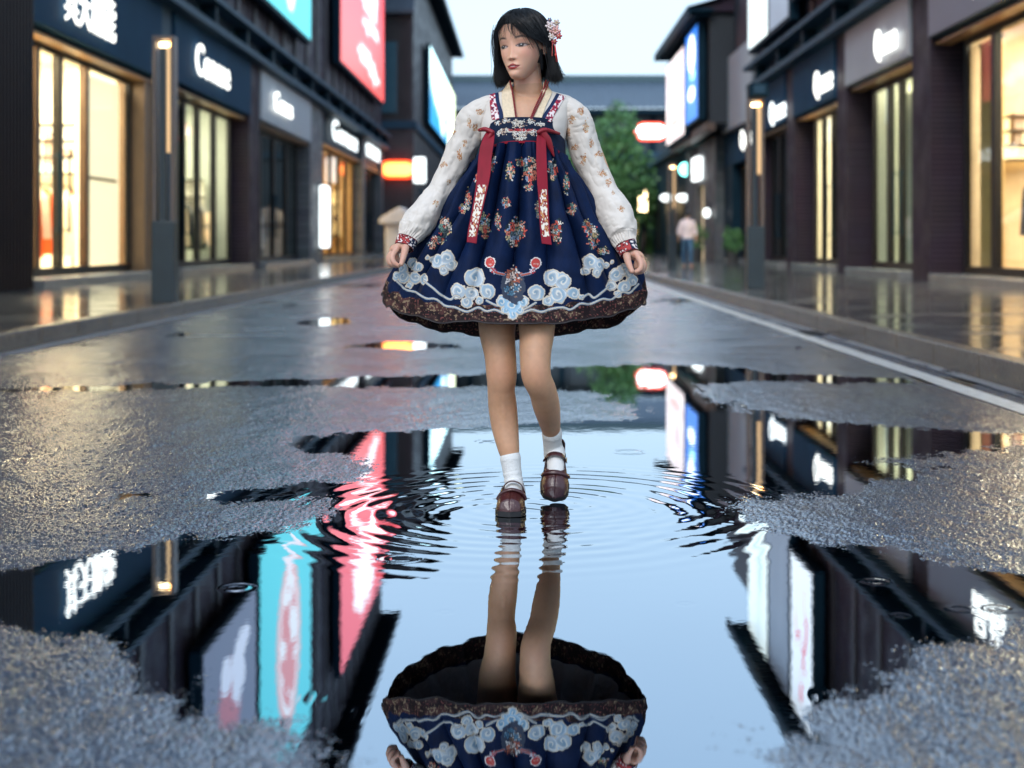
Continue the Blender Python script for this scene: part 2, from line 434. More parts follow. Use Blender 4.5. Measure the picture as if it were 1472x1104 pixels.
# pavements, kerbs
pave = tile_mat('wet_paving', (.075, .08, .09), (.115, .115, .12), (.02, .02, .025), 1.6, .04, .18, .6, msize=.0201)
tag(MB().box(-14, KL-.16, -8, 160, -.09, .15).build('left_pavement', pave), kind='structure')
tag(MB().box(KR+.16, 14, -8, 160, -.09, .15).build('right_pavement', pave), kind='structure')
kerbm = mat('wet_kerb_stone', (.085, .07, .06), .25, var=.4, vscale=3, bump=.3, bscale=30)
for nm, xa, xb in (('left_kerb', KL-.155, KL), ('right_kerb', KR, KR+.155)):
    mb = MB(); y_ = -8
    while y_ < 160: mb.box(xa, xb, y_, y_+.99, -.09, .156 if nm == 'left_kerb' else .165); y_ += 1.0
    tag(mb.build(nm, kerbm, bevel=.012), kind='structure')
# painted edge line and pale gutters
linem = mat('worn_white_paint', (.42, .43, .44), .3, var=.7, vscale=14, bump=.3, bscale=90)
def strip(nm, x0, x1, m_, z_=.0072):
    yy_ = np.concatenate([np.linspace(-5, 30, 350), np.linspace(31, 150, 60)]); V = []
    for k, y_ in enumerate(yy_):
        j = .012*float(vnoise(np.array([y_*3]), np.array([x0*7]))[0])
        for t in (0, .5, 1): V.append((x0+(x1-x0)*t+j*(1-t), y_, z_))
    o = np_mesh(nm, V, grid_faces(len(yy_), 3), m_, None, True); tag(o, kind='structure')
strip('road_edge_line', 2.49, 2.63, linem)
gut = mat('gutter_concrete', (.20, .20, .21), .3, var=.4, vscale=6, bump=.4, bscale=60)
strip('left_gutter', KL+.003, KL+.16, gut, .0068); strip('right_gutter', KR-.10, KR-.003, gut, .0068)
# ------------------------------------------------------------------ shared materials
brick = tile_mat('purple_brown_cladding', (.062,.046,.062), (.080,.060,.080), (.036,.028,.038), 5.0, .4, .3, .2, swap='yz', msize=.02)
stone = tile_mat('grey_stone_wall', (.09,.10,.115), (.15,.155,.17), (.04,.045,.05), 1.2, .4, .3, .5, swap='yz', msize=.02)
stonex = tile_mat('grey_stone_gable', (.045,.040,.048), (.06,.052,.06), (.02,.02,.025), 1.2, .4, .3, .4, swap='xz', msize=.02)
steel = mat('dark_painted_steel', (.008,.026,.043), .5, 0, .3, 2., ior=1.13)
steelb = mat('weathered_steel_beam', (.034,.072,.11), .5, 0, .4, 1.5, ior=1.15)
frame = mat('dark_bronze_frame', (.010,.009,.010), .4, 0, .3, ior=1.3)
frameb = mat('brown_bronze_frame', (.060,.034,.020), .4, 0, .3, ior=1.3)
navy = mat('navy_fascia', (.013,.050,.100), .6, 0, .25, 1.2, ior=1.1)
pale = mat('pale_grey_fascia', (.36,.39,.43), .4, 0, .12, 1.)
wood = mat('warm_wood_soffit', (.42,.24,.11), .4, 0, .3, 6)
roofm = mat('grey_roof_tiles', (.06,.08,.105), .45, 0, .35, 2.5, .4, 20)
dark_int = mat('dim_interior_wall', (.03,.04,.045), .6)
white_glow = mat('white_lit_letters', (.9,.9,.85), .4, 0, 0, emit=(1,1,.93), estr=1.4)
cool_glow = mat('cool_white_lit_letters', (.9,.9,.9), .4, 0, 0, emit=(.92,1,1), estr=1.4)
warm_glow = mat('warm_lit_lamp', (.9,.8,.6), .4, 0, 0, emit=(1,.72,.38), estr=5)
down = mat('ceiling_spot_lens', (.9,.9,.8), .4, 0, 0, emit=(1,.93,.75), estr=18)
def glass_mat():
    m = bpy.data.materials.new('shop_glass'); n, l = nodes_of(m); out = n['Material Output']; n.remove(n['Principled BSDF'])
    t = n.new('ShaderNodeBsdfTransparent'); t.inputs[0].default_value = (.9, .94, .93, 1); g = n.new('ShaderNodeBsdfGlossy'); g.inputs['Roughness'].default_value = .02
    lw = n.new('ShaderNodeLayerWeight'); lw.inputs[0].default_value = .5; pw = n.new('ShaderNodeMath'); pw.operation = 'POWER'; pw.inputs[1].default_value = 5
    fr = n.new('ShaderNodeMath'); fr.operation = 'MULTIPLY_ADD'; fr.inputs[1].default_value = .45; fr.inputs[2].default_value = .035
    l.new(lw.outputs['Facing'], pw.inputs[0]); l.new(pw.outputs[0], fr.inputs[0]); mx = n.new('ShaderNodeMixShader')
    l.new(fr.outputs[0], mx.inputs[0]); l.new(t.outputs[0], mx.inputs[1]); l.new(g.outputs[0], mx.inputs[2]); l.new(mx.outputs[0], out.inputs[0])
    return m
glass = glass_mat()

def area(name, loc, sx, sy, power, col, rot=(0, 0, 0)):
    d = bpy.data.lights.new(name, 'AREA'); d.shape = 'RECTANGLE'; d.size = sx; d.size_y = sy; d.energy = power; d.color = col
    o = bpy.data.objects.new(name, d); COL.objects.link(o); o.location = loc; o.rotation_euler = rot; return o

# ------------------------------------------------------------------ buildings
def shop(b, s, X, y0, y1, zt, wall, mull, power=400, lcol=(1,.8,.5), depth=5.5, fm=None, spots=6, zb=.30):
    """a glazed shop bay as parts of building b. s=-1 left, +1 right; mull = y positions of mullions"""
    fm = fm or frame
    xf = s*X; xg = s*(X+.30); xb = s*(X+depth)
    room = MB()
    room.box(s*(X+.42), xb, y0, y1, .14, zb-.03)              # floor
    room.box(s*(X+.42), xb, y0-.02, y0-.10, zb, zt+.3); room.box(s*(X+.42), xb, y1+.02, y1+.10, zb, zt+.3)
    room.box(xb, xb+s*.1, y0-.1, y1+.1, .1, zt+.3); room.box(s*(X+.42), xb, y0, y1, zt+.3, zt+.36)
    room.build('shop_room', wall, b)
    st = MB(); st.box(s*(X-.35), s*(X+.42), y0-.05, y1+.05, .14, zb-.005); st.build('door_step', mat('pale_step_stone', (.22,.22,.22), .2, var=.3), b, bevel=.01)
    fr = MB(); fr.box(xg, xg+s*.1, y0, y1, zb, zb+.14); fr.box(xg, xg+s*.1, y0, y1, zt-.14, zt); fr.box(xg, xg+s*.1, y0, y0+.12, zb+.14, zt-.14); fr.box(xg, xg+s*.1, y1-.12, y1, zb+.14, zt-.14)
    fr.build('window_frame', fm, b, bevel=.008)
    ye = [y0+.1]+list(mull)+[y1-.1]
    if len(mull) > 1:
        ym = mull[1]
        for dy in (-.28, .28):
            h_ = MB(); h_.tube((xg-s*.07, ym+dy, zb+.75), (xg-s*.07, ym+dy, zb+2.15), .022, seg=8); h_.tube((xg-s*.07, ym+dy, zb+.8), (xg+s*.04, ym+dy, zb+.8), .014, seg=6); h_.tube((xg-s*.07, ym+dy, zb+2.1), (xg+s*.04, ym+dy, zb+2.1), .014, seg=6); h_.build('door_handle', steel, b)
    for k, ym in enumerate(mull):
        m_ = MB(); m_.box(xg-s*.02, xg+s*.12, ym-.10, ym+.10, zb+.14, zt-.14); m_.build('mullion', fm if k % 2 else frameb if fm is frame and s < 0 and y0 < 30 else fm, b, bevel=.006)
    for a, c in zip(ye[:-1], ye[1:]):
        MB().box(xg+s*.045, xg+s*.055, a+.05, c-.05, zb+.14, zt-.14).build('glass_pane', glass, b)
    if power:
        area('shop_ceiling_light', (s*(X+depth*.5), (y0+y1)/2, zt+.2), depth*.7, (y1-y0)*.8, power, lcol)
    if spots:
        for k in range(spots):
            yy_ = y0+(k+.5)*(y1-y0)/spots
            for xx_ in (X+1.0, X+2.6):
                MB().tube((s*xx_, yy_, zt+.295), (s*xx_, yy_, zt+.24), .09, seg=14).build('ceiling_spot', down, b)

def facade(b, s, X, y0, y1, zeave, piers, fasc, wallm, zc=6.35):
    """piers: list of (ya,yb,material); fasc: (y0,y1,zt) bays whose top part is closed by a dark lintel"""
    xf = s*X
    for ya, yb, pm in piers:
        MB().box(xf-s*.12, s*(X+.6), ya, yb, .14, zc-.35).build('pier', pm, b, bevel=.01)
    for ya, yb, zt in fasc:
        MB().box(xf+s*.08, s*(X+.6), ya, yb, zt, zc-.35).build('lintel', steel, b)
        MB().box(xf-s*.02, s*(X+.28), ya, yb, zt-.05, zt-.002).build('soffit', wood, b)
    # steel beams of the cornice with brackets
    c = MB(); c.box(xf-s*.45, s*(X+.3), y0, y1, zc-.35, zc-.18); c.box(xf-s*.55, s*(X+.3), y0, y1, zc+.30, zc+.44); c.box(xf-s*.06, s*(X+.3), y0, y1, zc-.18, zc+.30)
    c.build('cornice', steelb, b, bevel=.01)
    y_ = y0+1.1
    while y_ < y1-.3: MB().box(xf-s*.42, xf-s*.062, y_, y_+.22, zc-.178, zc+.298).build('cornice_bracket', steel, b); y_ += 3.9
    up = MB(); up.box(xf, s*(X+9), y0, y1, zc+.44, zeave); up.build('upper_wall', wallm, b)
    rb = MB(); y_ = y0+.9
    while y_ < y1-.3: rb.box(xf-s*.07, xf-s*.002, y_, y_+.30, zc+.442, zeave-.1); y_ += 2.45
    rb.build('wall_ribs', mat('dark_rib', (.03,.022,.026), .5, var=.3), b)
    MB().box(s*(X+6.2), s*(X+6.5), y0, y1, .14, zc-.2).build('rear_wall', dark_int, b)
    MB().box(s*(X+.6), s*(X+6.4), y0, y0+.3, .14, zc-.2).build('side_wall', wallm, b)
    MB().box(s*(X+.6), s*(X+6.4), y1-.3, y1, .14, zc-.2).build('side_wall', wallm, b)

def tiled_roof(b, s, X, y0, y1, z, over=1.0, run=9, rise=3.5):
    """pitched roof falling to the street with rolled tiles"""
    nr = 10; ny = int((y1-y0+1.6)/.30)*6
    Yv = np.linspace(y0-.8, y1+.8, ny); T = np.linspace(0, 1, nr)
    V = []
    for t in T:
        xx_ = s*(X-over+(run+over)*t); zz = z+rise*t**1.15+.05*np.maximum(0, np.sin(Yv/.30*2*np.pi))
        V.append(np.stack([np.full(ny, xx_), Yv, zz], 1))
    np_mesh('roof', np.concatenate(V), grid_faces(nr, ny), roofm, b)
    e = MB(); e.box(s*(X-over), s*(X-over+.12), y0-.8, y1+.8, z-.28, z-.02); e.box(s*(X-over+.12), s*(X+.1), y0-.8, y1+.8, z-.14, z-.04)
    y_ = y0-.5
    while y_ < y1+.6: e.box(s*(X-over+.13), s*(X-.002), y_, y_+.12, z-.30, z-.145); y_ += .6
    e.build('eave', steel, b)
    g = MB(); g.prism([(s*(X-over+.2), z-.1), (s*(X+run), z-.1), (s*(X+run), z+rise-.1)], 1, y0-.55, y1+.55); g.build('gable_end', brick, b)

creamw = mat('cream_shop_wall', (.78,.72,.60), .6, var=.08)
palew = mat('pale_green_shop_wall', (.55,.56,.48), .6, var=.1)
goldw = mat('amber_shop_wall', (.62,.42,.2), .6, var=.2)

LA = thing('brick_building', 'long dark brick and steel building with lit shops along the left pavement', 'building', (-7.9, 30, 0))
facade(LA, -1, 7.9, 6, 78, 19.6, [(20.2,22.3,brick),(30.3,31.3,steelb),(40.1,41.6,brick),(51.4,54.6,stone),(68.2,69.2,stone),(77.2,78,stone),(6,8,brick),(14,15,brick)],
       [(8,14,4.3),(15,20.2,4.3),(22.3,30.3,4.3),(31.3,40.1,4.4),(41.6,51.4,4.45),(54.6,68.2,4.8),(69.2,77.2,4.7)], brick)
shop(LA, -1, 7.9, 22.4, 29.6, 4.3, creamw, [23.9, 25.1, 26.6], 1100, (1,.83,.58))
MB().box(-7.92, -8.5, 29.6, 30.3, .14, 4.25).build('tan_jamb', mat('tan_panel', (.20,.12,.065), .5), LA)
shop(LA, -1, 7.9, 31.3, 39.6, 4.4, palew, [32.9, 34.2, 35.7, 37.6], 620, (1,.9,.68))
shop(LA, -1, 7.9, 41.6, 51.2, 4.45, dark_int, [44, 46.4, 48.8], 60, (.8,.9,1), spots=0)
shop(LA, -1, 7.9, 54.6, 68, 4.8, goldw, [57.5, 60, 62.5, 65.2], 800, (1,.68,.3), spots=4)
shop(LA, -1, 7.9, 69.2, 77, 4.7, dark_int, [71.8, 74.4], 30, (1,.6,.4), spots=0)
shop(LA, -1, 7.9, 8.1, 13.9, 4.3, creamw, [10, 12], 300, (1,.8,.5), spots=3)
shop(LA, -1, 7.9, 15.1, 20.1, 4.3, palew, [16.8, 18.4], 300, (1,.85,.6), spots=3)
tiled_roof(LA, -1, 7.9, 6, 78, 19.7)
rp = MB(); y_ = 20.25
while y_ < 22.25: rp.box(-7.77, -7.70, y_, y_+.07, .16, 5.9); y_ += .14
rp.build('fluted_cladding', mat('brown_black_flutes', (.026,.019,.02), .5, ior=1.15), LA)

RA = thing('brick_building', 'dark brick and steel building with lit shops along the right pavement', 'building', (7.9, 30, 0))
facade(RA, 1, 7.9, 6, 48, 12.2, [(27.3,28.6,brick),(34.4,35.5,brick),(41.1,42.3,brick),(47.6,48,brick),(6,8,brick),(15.5,17,brick)],
       [(8,15.5,4.6),(17,27.3,4.72),(28.6,34.4,4.58),(35.5,41.1,4.45),(42.3,47.6,4.45)], brick)
shop(RA, 1, 7.9, 17.2, 26.6, 4.7, mat('honey_shop_wall', (.62,.48,.32), .6, var=.2), [19.2, 21.4, 23.1, 24.9], 1000, (1,.86,.62))
shop(RA, 1, 7.9, 28.8, 33.6, 4.55, palew, [30.0, 31.1, 32.1], 560, (1,.88,.6))
shop(RA, 1, 7.9, 35.6, 40.4, 4.45, creamw, [36.8, 38.0, 39.2], 560, (1,.88,.66), spots=3)
shop(RA, 1, 7.9, 42.5, 47.4, 4.45, dark_int, [44.2, 45.8], 25, (.9,.9,1), spots=0)
shop(RA, 1, 7.9, 8.1, 15.4, 4.6, creamw, [10, 12, 14], 300, (1,.8,.5), spots=3)
tiled_roof(RA, 1, 7.9, 6, 48, 12.3)

# lower block with a pale fascia further up on the right
RC = thing('shop_building', 'narrow dark shop house with blank pale grey upper panel', 'building', (7.9, 52, 0))
MB().box(7.9, 14, 48.05, 53.9, 5.1, 11.5).build('upper_wall', mat('slate_wall', (.02,.028,.04), .5), RC)
MB().box(7.7, 7.898, 48.3, 55.6, 5.15, 7.9).build('blank_panel', pale, RC)
MB().box(7.95, 8.5, 48.05, 56.8, 3.9, 5.1).build('lintel', navy, RC)
MB().box(7.95, 8.5, 48.05, 49.6, .14, 3.9).build('pier', steel, RC); MB().box(7.95, 8.5, 54.6, 56.8, .14, 3.9).build('pier', steel, RC)
shop(RC, 1, 8.0, 49.6, 54.6, 3.9, mat('dim_red_wall', (.16,.05,.04), .6), [51.3, 53], 60, (1,.6,.4), spots=0)

RB = thing('stone_house', 'grey stone house with jettied dark upper floor and overhanging tiled eave', 'building', (7.0, 60, 0))
MB().box(7.0, 14, 54, 67, 5.45, 9.6).build('upper_wall', mat('dark_timber_wall', (.014,.019,.027), .5, var=.3), RB)
MB().box(6.85, 7.2, 53.9, 67.1, 5.15, 5.448).build('jetty_beam', mat('brown_beam', (.10,.06,.045), .5), RB)
MB().box(7.6, 14, 56.85, 60.5, .14, 5.15).build('stone_wall', stone, RB, bevel=.02); MB().box(7.6, 14, 63.5, 67, .14, 5.15).build('stone_wall', stone, RB, bevel=.02)
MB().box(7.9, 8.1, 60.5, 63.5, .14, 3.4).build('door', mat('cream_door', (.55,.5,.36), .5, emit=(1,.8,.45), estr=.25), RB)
MB().box(7.65, 14, 60.5, 63.5, 3.4, 5.15).build('lintel', stone, RB)
tiled_roof(RB, 1, 7.0, 54.3, 66.6, 9.75, over=.9, run=7, rise=3)

RE = thing('low_building', 'low dark building at the far right end of the street', 'building', (8.8, 85, 0))
MB().box(8.8, 20, 70, 112, 0, 6).build('wall', steel, RE); MB().box(8.4, 20.3, 69.7, 112.3, 6.0, 6.5).build('flat_roof', steelb, RE, bevel=.05)
for k in range(6): MB().box(8.74, 8.79, 72+k*6.5, 76+k*6.5, .4, 3.6).build('window', frame, RE)

LB = thing('corner_house', 'grey brown corner house with overhanging roof past the left shops', 'building', (-6.3, 80, 0))
MB().box(-22, -6.3, 80, 123, 0, 16.8).build('wall', stonex, LB)
MB().box(-22.1, -6.1, 79.8, 123.2, 7.3, 7.75).build('ledge', steelb, LB, bevel=.03)
p = MB(); x_ = -8.0
while x_ < -6.5: p.box(x_, x_+.08, 79.9, 79.998, 7.76, 13.6); x_ += .2
p.build('timber_boards', mat('dark_brown_boards', (.045,.035,.036), .5), LB)
MB().box(-8.4, -7.2, 79.86, 79.99, 8.2, 12.2).build('window', mat('blue_window', (.05,.12,.16), .2), LB)
rf = MB(); rf.prism([(79.2, 13.7), (79.2, 13.9), (80.01, 14.7), (80.01, 13.7)], 0, -22, -6.2); rf.build('lower_roof', roofm, LB)
MB().box(-6.36, -6.28, 84, 120, .3, 4.2).build('shop_window', mat('dim_glass', (.03,.05,.06), .1), LB)
tiled_roof(LB, -1, 6.3, 80.6, 122, 17.1, over=1.0, run=8, rise=4)

# ------------------------------------------------------------------ the hall closing the street
H = thing('hall', 'long grey hall with a wide tiled roof closing the end of the street', 'building', (0, 125, 0))
MB().box(-32, 32, 125, 138, 0, 12.6).build('wall', mat('blue_grey_wall', (.022,.04,.058), .5, var=.3, vscale=.8), H)
nx = 1280; T = np.linspace(0, 1, 8); Xv = np.linspace(-33, 33, nx); V = []
for t in T: V.append(np.stack([Xv, np.full(nx, 123.4+7*t), 12.6+3.1*t+.09*np.maximum(0, np.sin(Xv/.55*2*np.pi))], 1))
np_mesh('roof', np.concatenate(V), grid_faces(8, nx), mat('hall_roof_tiles', (.055,.085,.12), .45, 0, .25, 1.5), H)
MB().box(-33.2, 33.2, 130.2, 130.9, 15.6, 16.3).build('ridge', mat('teal_ridge', (.05,.10,.12), .5), H, bevel=.08)
MB().box(-33, 33, 123.4, 123.7, 12.15, 12.55).build('eave', steel, H)
MB().box(-31, 31, 124.6, 124.99, 8.3, 8.9).build('string_course', steelb, H)
for k in range(15):
    MB().box(-29+k*4, -28.6+k*4, 124.7, 124.99, .1, 12.1).build('column', steel, H)
    MB().box(-28+k*4, -25.8+k*4, 124.9, 124.995, 9.4, 11.6).build('window', mat('hall_glass', (.03,.05,.07), .1), H)
for k, (xa, xb, za, zb) in enumerate([(9.2,10.4,2.4,3.6),(10.6,12.0,2.5,3.6),(12.2,13.2,2.5,3.6),(10.0,11.2,.6,2.3),(11.3,12.4,1.0,2.2),(9.4,9.9,.7,2.0)]):
    MB().box(xa, xb, 124.4, 124.55, za, zb).build('lit_window', mat('amber_lit_window', (.8,.5,.2), .5, 0, 0, emit=(1,.62,.25), estr=2.2), H)

# ------------------------------------------------------------------ shop signs
def sign(label, s, X, y0, y1, z0, z1, board, txt, ty, tz, size, width, glow=white_glow, bold=.006, depth=.012, name='shop_sign'):
    g = thing(name, label, 'sign', (s*X, (y0+y1)/2, (z0+z1)/2))
    xf = s*X
    if board: MB().box(xf-s*.30, xf-s*.0, y0, y1, z0, z1).build('sign_board', board, g, bevel=.015)
    x_t = xf-s*(.40 if board else .16)
    o = text_mesh('lettering', txt, size, glow, (x_t, ty, tz), '+x' if s < 0 else '-x', g, depth, width, bold)
    return g
sign('navy fascia with four large glowing Chinese characters on the nearest left shop', -1, 8.02, 22.3, 30.25, 4.36, 5.98, navy, '其天精能', 25.0, 4.98, .88, 2.85, bold=.0)
sign('navy fascia with white glowing word and oversized initial, second left shop', -1, 8.02, 31.35, 40.05, 4.46, 5.98, navy, 'Conese', 34.8, 5.17, 1.05, 3.7, bold=.008)
sign('pale grey fascia with small yellowish white lettering on the left', -1, 8.02, 41.65, 51.3, 4.5, 5.98, pale, 'Cones', 44.9, 5.22, .85, 3.3, bold=.008)
sign('white glowing letters fixed to grey stone above the amber lit left shop', -1, 8.02, 55, 68, 5, 5.9, None, 'Gonese', 62.3, 5.55, 1.2, 8.5, cool_glow, .008)
sign('white glowing letters above the dark doorway at the left block end', -1, 8.02, 69.4, 77.8, 5, 5.9, None, 'omse', 73.6, 5.55, 1.4, 6.5, cool_glow, .008)
sign('blue grey fascia with white Chinese lettering at the right picture edge', 1, 8.02, 17.05, 27.25, 4.80, 6.0, mat('slate_blue_fascia', (.075,.12,.17), .35, 0, .2, 1.2), '品尚', 23.4, 5.38, .75, 1.6)
sign('light grey fascia with white glowing word on the right, beside a brick pier', 1, 8.02, 28.65, 34.35, 4.64, 5.98, mat('light_grey_fascia', (.30,.32,.36), .4, 0, .12, 1.), 'Quese', 30.1, 5.12, .85, 1.8, bold=.005)
sign('navy fascia with white glowing word above the curtained right shop', 1, 8.02, 35.55, 41.05, 4.5, 5.98, navy, 'Quese', 36.4, 4.98, .9, 2.2, bold=.005)
sign('navy fascia with cool white word above the unlit right shop', 1, 8.02, 42.35, 47.55, 4.5, 5.98, navy, 'Quese', 43.0, 4.85, .9, 2.7, cool_glow, .005)
sign('yellowish white glowing word under the blank pale panel on the right', 1, 7.95, 49, 55, 4, 5, None, 'Quese', 50.0, 4.55, .9, 3.0, white_glow, .005)
g = thing('wall_sign', 'small white lit plaque on the grey stone house', 'sign', (7.5, 61.8, 4.1))
MB().box(7.35, 7.59, 60.9, 62.9, 3.6, 4.6).build('light_box', cool_glow, g, bevel=.05); MB().box(7.30, 7.345, 61.1, 62.7, 3.75, 3.8).build('trim', frame, g)

# capsule and blade signs
def capsule(name, label, x0, x1, y, z0, z1, rim, face, txt=None):
    g = thing(name, label, 'sign', ((x0+x1)/2, y, (z0+z1)/2)); r = (z1-z0)/2; pts = []
    for k in range(24):
        a = math.pi/2+math.pi*k/23; pts.append((x0+r+r*math.cos(a), (z0+z1)/2+r*math.sin(a)))
    for k in range(24):
        a = -math.pi/2+math.pi*k/23; pts.append((x1-r+r*math.cos(a), (z0+z1)/2+r*math.sin(a)))
    MB().prism([(p[0], p[1]) for p in pts], 1, y, y+.25).build('sign_case', rim, g)
    cx, cz = (x0+x1)/2, (z0+z1)/2
    pts2 = [(cx+(p[0]-cx)*.9, cz+(p[1]-cz)*.72) for p in pts]
    MB().prism(pts2, 1, y-.04, y-.002).build('lit_face', face, g)
    if txt: text_mesh('lettering', txt, (z1-z0)*.6, white_glow, (cx, y-.08, cz), '-y', g, .02, (x1-x0)*.7, .02)
    MB().box(cx-.06, cx+.06, y+.1, y+.4, cz-.05, cz+.05).build('bracket', steel, g)
capsule('capsule_sign', 'glowing orange capsule sign with red rim at the left corner house', -8.1, -6.15, 79.4, 4.5, 5.5,
        mat('red_sign_rim', (.8,.1,.03), .4, 0, 0, emit=(1,.06,.01), estr=2.2), mat('orange_sign_face', (1,.5,.2), .4, 0, 0, emit=(1,.33,.06), estr=3.0))
capsule('capsule_sign', 'glowing white capsule sign with red left end near the tree', 8.0, 10.4, 104, 8.4, 9.7,
        mat('red_sign_rim2', (.8,.1,.05), .4, 0, 0, emit=(1,.08,.04), estr=2.2), mat('white_sign_face', (1,.9,.9), .4, 0, 0, emit=(1,.82,.82), estr=5))
g = thing('blade_sign', 'white lit box sign projecting beside the orange capsule', 'sign', (-5.9, 78.5, 4.9))
MB().box(-6.15, -5.5, 78.2, 78.6, 4.2, 5.6).build('light_box', cool_glow, g, bevel=.08); MB().box(-6.3, -5.85, 78.35, 78.45, 5.62, 5.7).build('bracket', steel, g)
g = thing('post', 'tall dark post carrying the white capsule sign near the tree', 'post', (9.3, 104.4, 0))
MB().tube((9.2, 104.42, 0), (9.2, 104.42, 9.3), .14, .1).build('shaft', steel, g); MB().box(8.9, 9.5, 104.1, 104.7, 0, .3).build('foot', steelb, g)
g = thing('round_sign', 'round teal lit sign on the far right corner', 'sign', (8.7, 74, 4.7))
MB().tube((8.3, 73.5, 4.7), (8.3, 73.7, 4.7), .34, seg=24).build('lit_disc', mat('teal_glow', (.3,.9,.85), .4, 0, 0, emit=(.25,1,.9), estr=3), g); MB().box(8.3, 8.8, 73.55, 73.65, 4.66, 4.74).build('bracket', steel, g)
g = thing('wall_sign', 'pair of small white lit ovals low on the far right', 'sign', (8.3, 75, 3.4))
for dx in (-.42, .42): MB().ball((8.0+dx, 76, 3.3), .30, 14, (1.25, .3, .7)).build('lit_oval', cool_glow, g, smooth=True)
MB().box(7.5, 8.79, 76.05, 76.12, 3.2, 3.3).build('bracket', steel, g)
g = thing('banner_light', 'upright amber lit strip by the tree', 'sign', (7.4, 90, 3.6)); MB().box(7.2, 7.7, 90, 90.2, 2.9, 4.2).build('lit_strip', warm_glow, g, bevel=.03); MB().tube((7.45, 90.3, 0), (7.45, 90.3, 4.4), .05).build('pole', steel, g)
g = thing('vertical_sign', 'tall narrow white light box beside the amber lit left shop', 'sign', (-7.6, 53.8, 2))
MB().box(-7.74, -7.5, 53.5, 54.6, .7, 3.05).build('light_box', cool_glow, g, bevel=.05); MB().box(-7.77, -7.745, 53.4, 54.7, .6, 3.15).build('back_frame', steel, g)

# ------------------------------------------------------------------ billboards
def board(label, s, X, y0, y1, z0, z1, fn, emit, res=70):
    g = thing('billboard', label, 'billboard', (s*X, (y0+y1)/2, z0)); xf = s*X
    MB().box(xf, xf-s*.28, y0, y1, z0, z1).build('casing', steel, g, bevel=.02)
    MB().box(xf+s*.12, xf+s*.0, y0+.5, y0+.8, z0+.3, z1-.3).build('bracket', steelb, g); MB().box(xf+s*.12, xf, y1-.8, y1-.5, z0+.3, z1-.3).build('bracket', steelb, g)
    paint_board('lit_face', 'x', y0+.12, y1-.12, z0+.12, z1-.12, xf-s*.30, fn, emit, g, s, res=res)
def base(u, c): return np.tile(np.array(c, float), (len(u), 1))
def blob(c, m_, col):
    m_ = np.clip(m_, 0, 1)[:, None]; return c*(1-m_)+np.array(col)*m_
def ell(u, v, cx, cy, rx, ry, soft=.15): return np.clip((1-((u-cx)/rx)**2-((v-cy)/ry)**2)/soft, 0, 1)
def fn_red(u, v):
    c = base(u, (.86,.05,.06)); c = blob(c, np.clip(.5-v, 0, .5)*1.2, (.95,.12,.08))
    for cx, cy, rx, ry in ((.42,.72,.18,.2),(.62,.78,.16,.16),(.5,.56,.2,.1),(.36,.5,.14,.07),(.62,.46,.16,.06),(.72,.63,.10,.17),(.55,.15,.22,.045),(.72,.1,.14,.035),(.66,.35,.2,.045),(.3,.62,.1,.05)):
        k = ell(u+.03*vnoise(u*9, v*20), v+.02*vnoise(u*9, v*30, s=3), cx, cy, rx, ry); c = blob(c, k, (1, .93, .9))
    return c
def fn_cyan(u, v):
    c = base(u, (.03,.62,.66))
    c = blob(c, ell(u, v, .52, .5, .25, .36), (.85,.35,.3)); c = blob(c, ell(u, v, .52, .5, .2, .31), (.9,.85,.82))
    k = (vnoise(u*14, v*26, s=4) > .15)*ell(u, v, .52, .5, .17, .27); c = blob(c, k, (.75,.2,.18))
    c = blob(c, ell(u, v, .55, .13, .1, .09), (.95,.8,.8)); return c
def fn_mauve(u, v):
    c = base(u, (.10,.10,.17)); c = blob(c, ell(u, v, .45, .35, .25, .22, .6), (.5,.08,.1))
    for cx, cy, rx, ry in ((.5,.75,.1,.1),(.55,.6,.12,.06),(.62,.25,.14,.14),(.4,.2,.1,.08),(.72,.14,.16,.05)): c = blob(c, ell(u+.04*vnoise(u*12, v*22), v, cx, cy, rx, ry), (.8,.8,.9))
    return c
def fn_blue(u, v):
    c = base(u, (.02,.20,.42)); c = blob(c, np.clip((v-.35)*3, 0, 1), (.55,.9,.95)); c = blob(c, ell(u, v, .35, .6, .28, .35, .5), (1,1,1)); c = blob(c, ell(u, v, .45, .2, .12, .14, .5), (.7,.9,1))
    c = blob(c, (u > .66)*1., (.75,.85,.55)); c = blob(c, ell(u, v, .83, .6, .08, .35, .5), (.95,.95,.75)); return c
def fn_pale(u, v):
    c = base(u, (.80,.68,.68)); c = blob(c, np.clip(fbm(u*5, v*9, oct=2, s=8)*1.3, 0, 1), (.95,.93,.93)); c = blob(c, ell(u, v, .5, .22, .3, .05), (.6,.4,.38)); c = blob(c, ell(u, v, .35, .55, .1, .2, .6), (.55,.4,.4)); return c
def fn_bluew(u, v):
    c = base(u, (.01,.12,.5)); c = blob(c, ell(u, v, .5, .75, .3, .22), (.85,.95,1)); c = blob(c, ell(u, v, .5, .3, .28, .09), (.9,.97,1)); c = blob(c, ell(u, v, .4, .5, .2, .06), (.3,.7,.95)); return c
def fn_white(u, v):
    c = base(u, (.85,.93,.88)); c = blob(c, ell(u, v, .35, .4, .12, .3, .5), (.45,.62,.7)); c = blob(c, (vnoise(u*6, v*3, s=6) > .45)*.5, (.6,.75,.8)); return c
def fn_ink(u, v):
    c = base(u, (.88,.92,.97)); k = (np.abs(vnoise(u*7, v*5, s=9)) < .13)*ell(u, v, .5, .42, .32, .36, .3)
    return blob(blob(c, k*.9, (.75,.08,.12)), ell(u, v, .5, .84, .07, .07), (.85,.15,.2))
def fn_grey(u, v): return blob(base(u, (.30,.34,.42)), np.clip(fbm(u*3, v*3, oct=2, s=3), 0, 1)*.4, (.40,.45,.55))
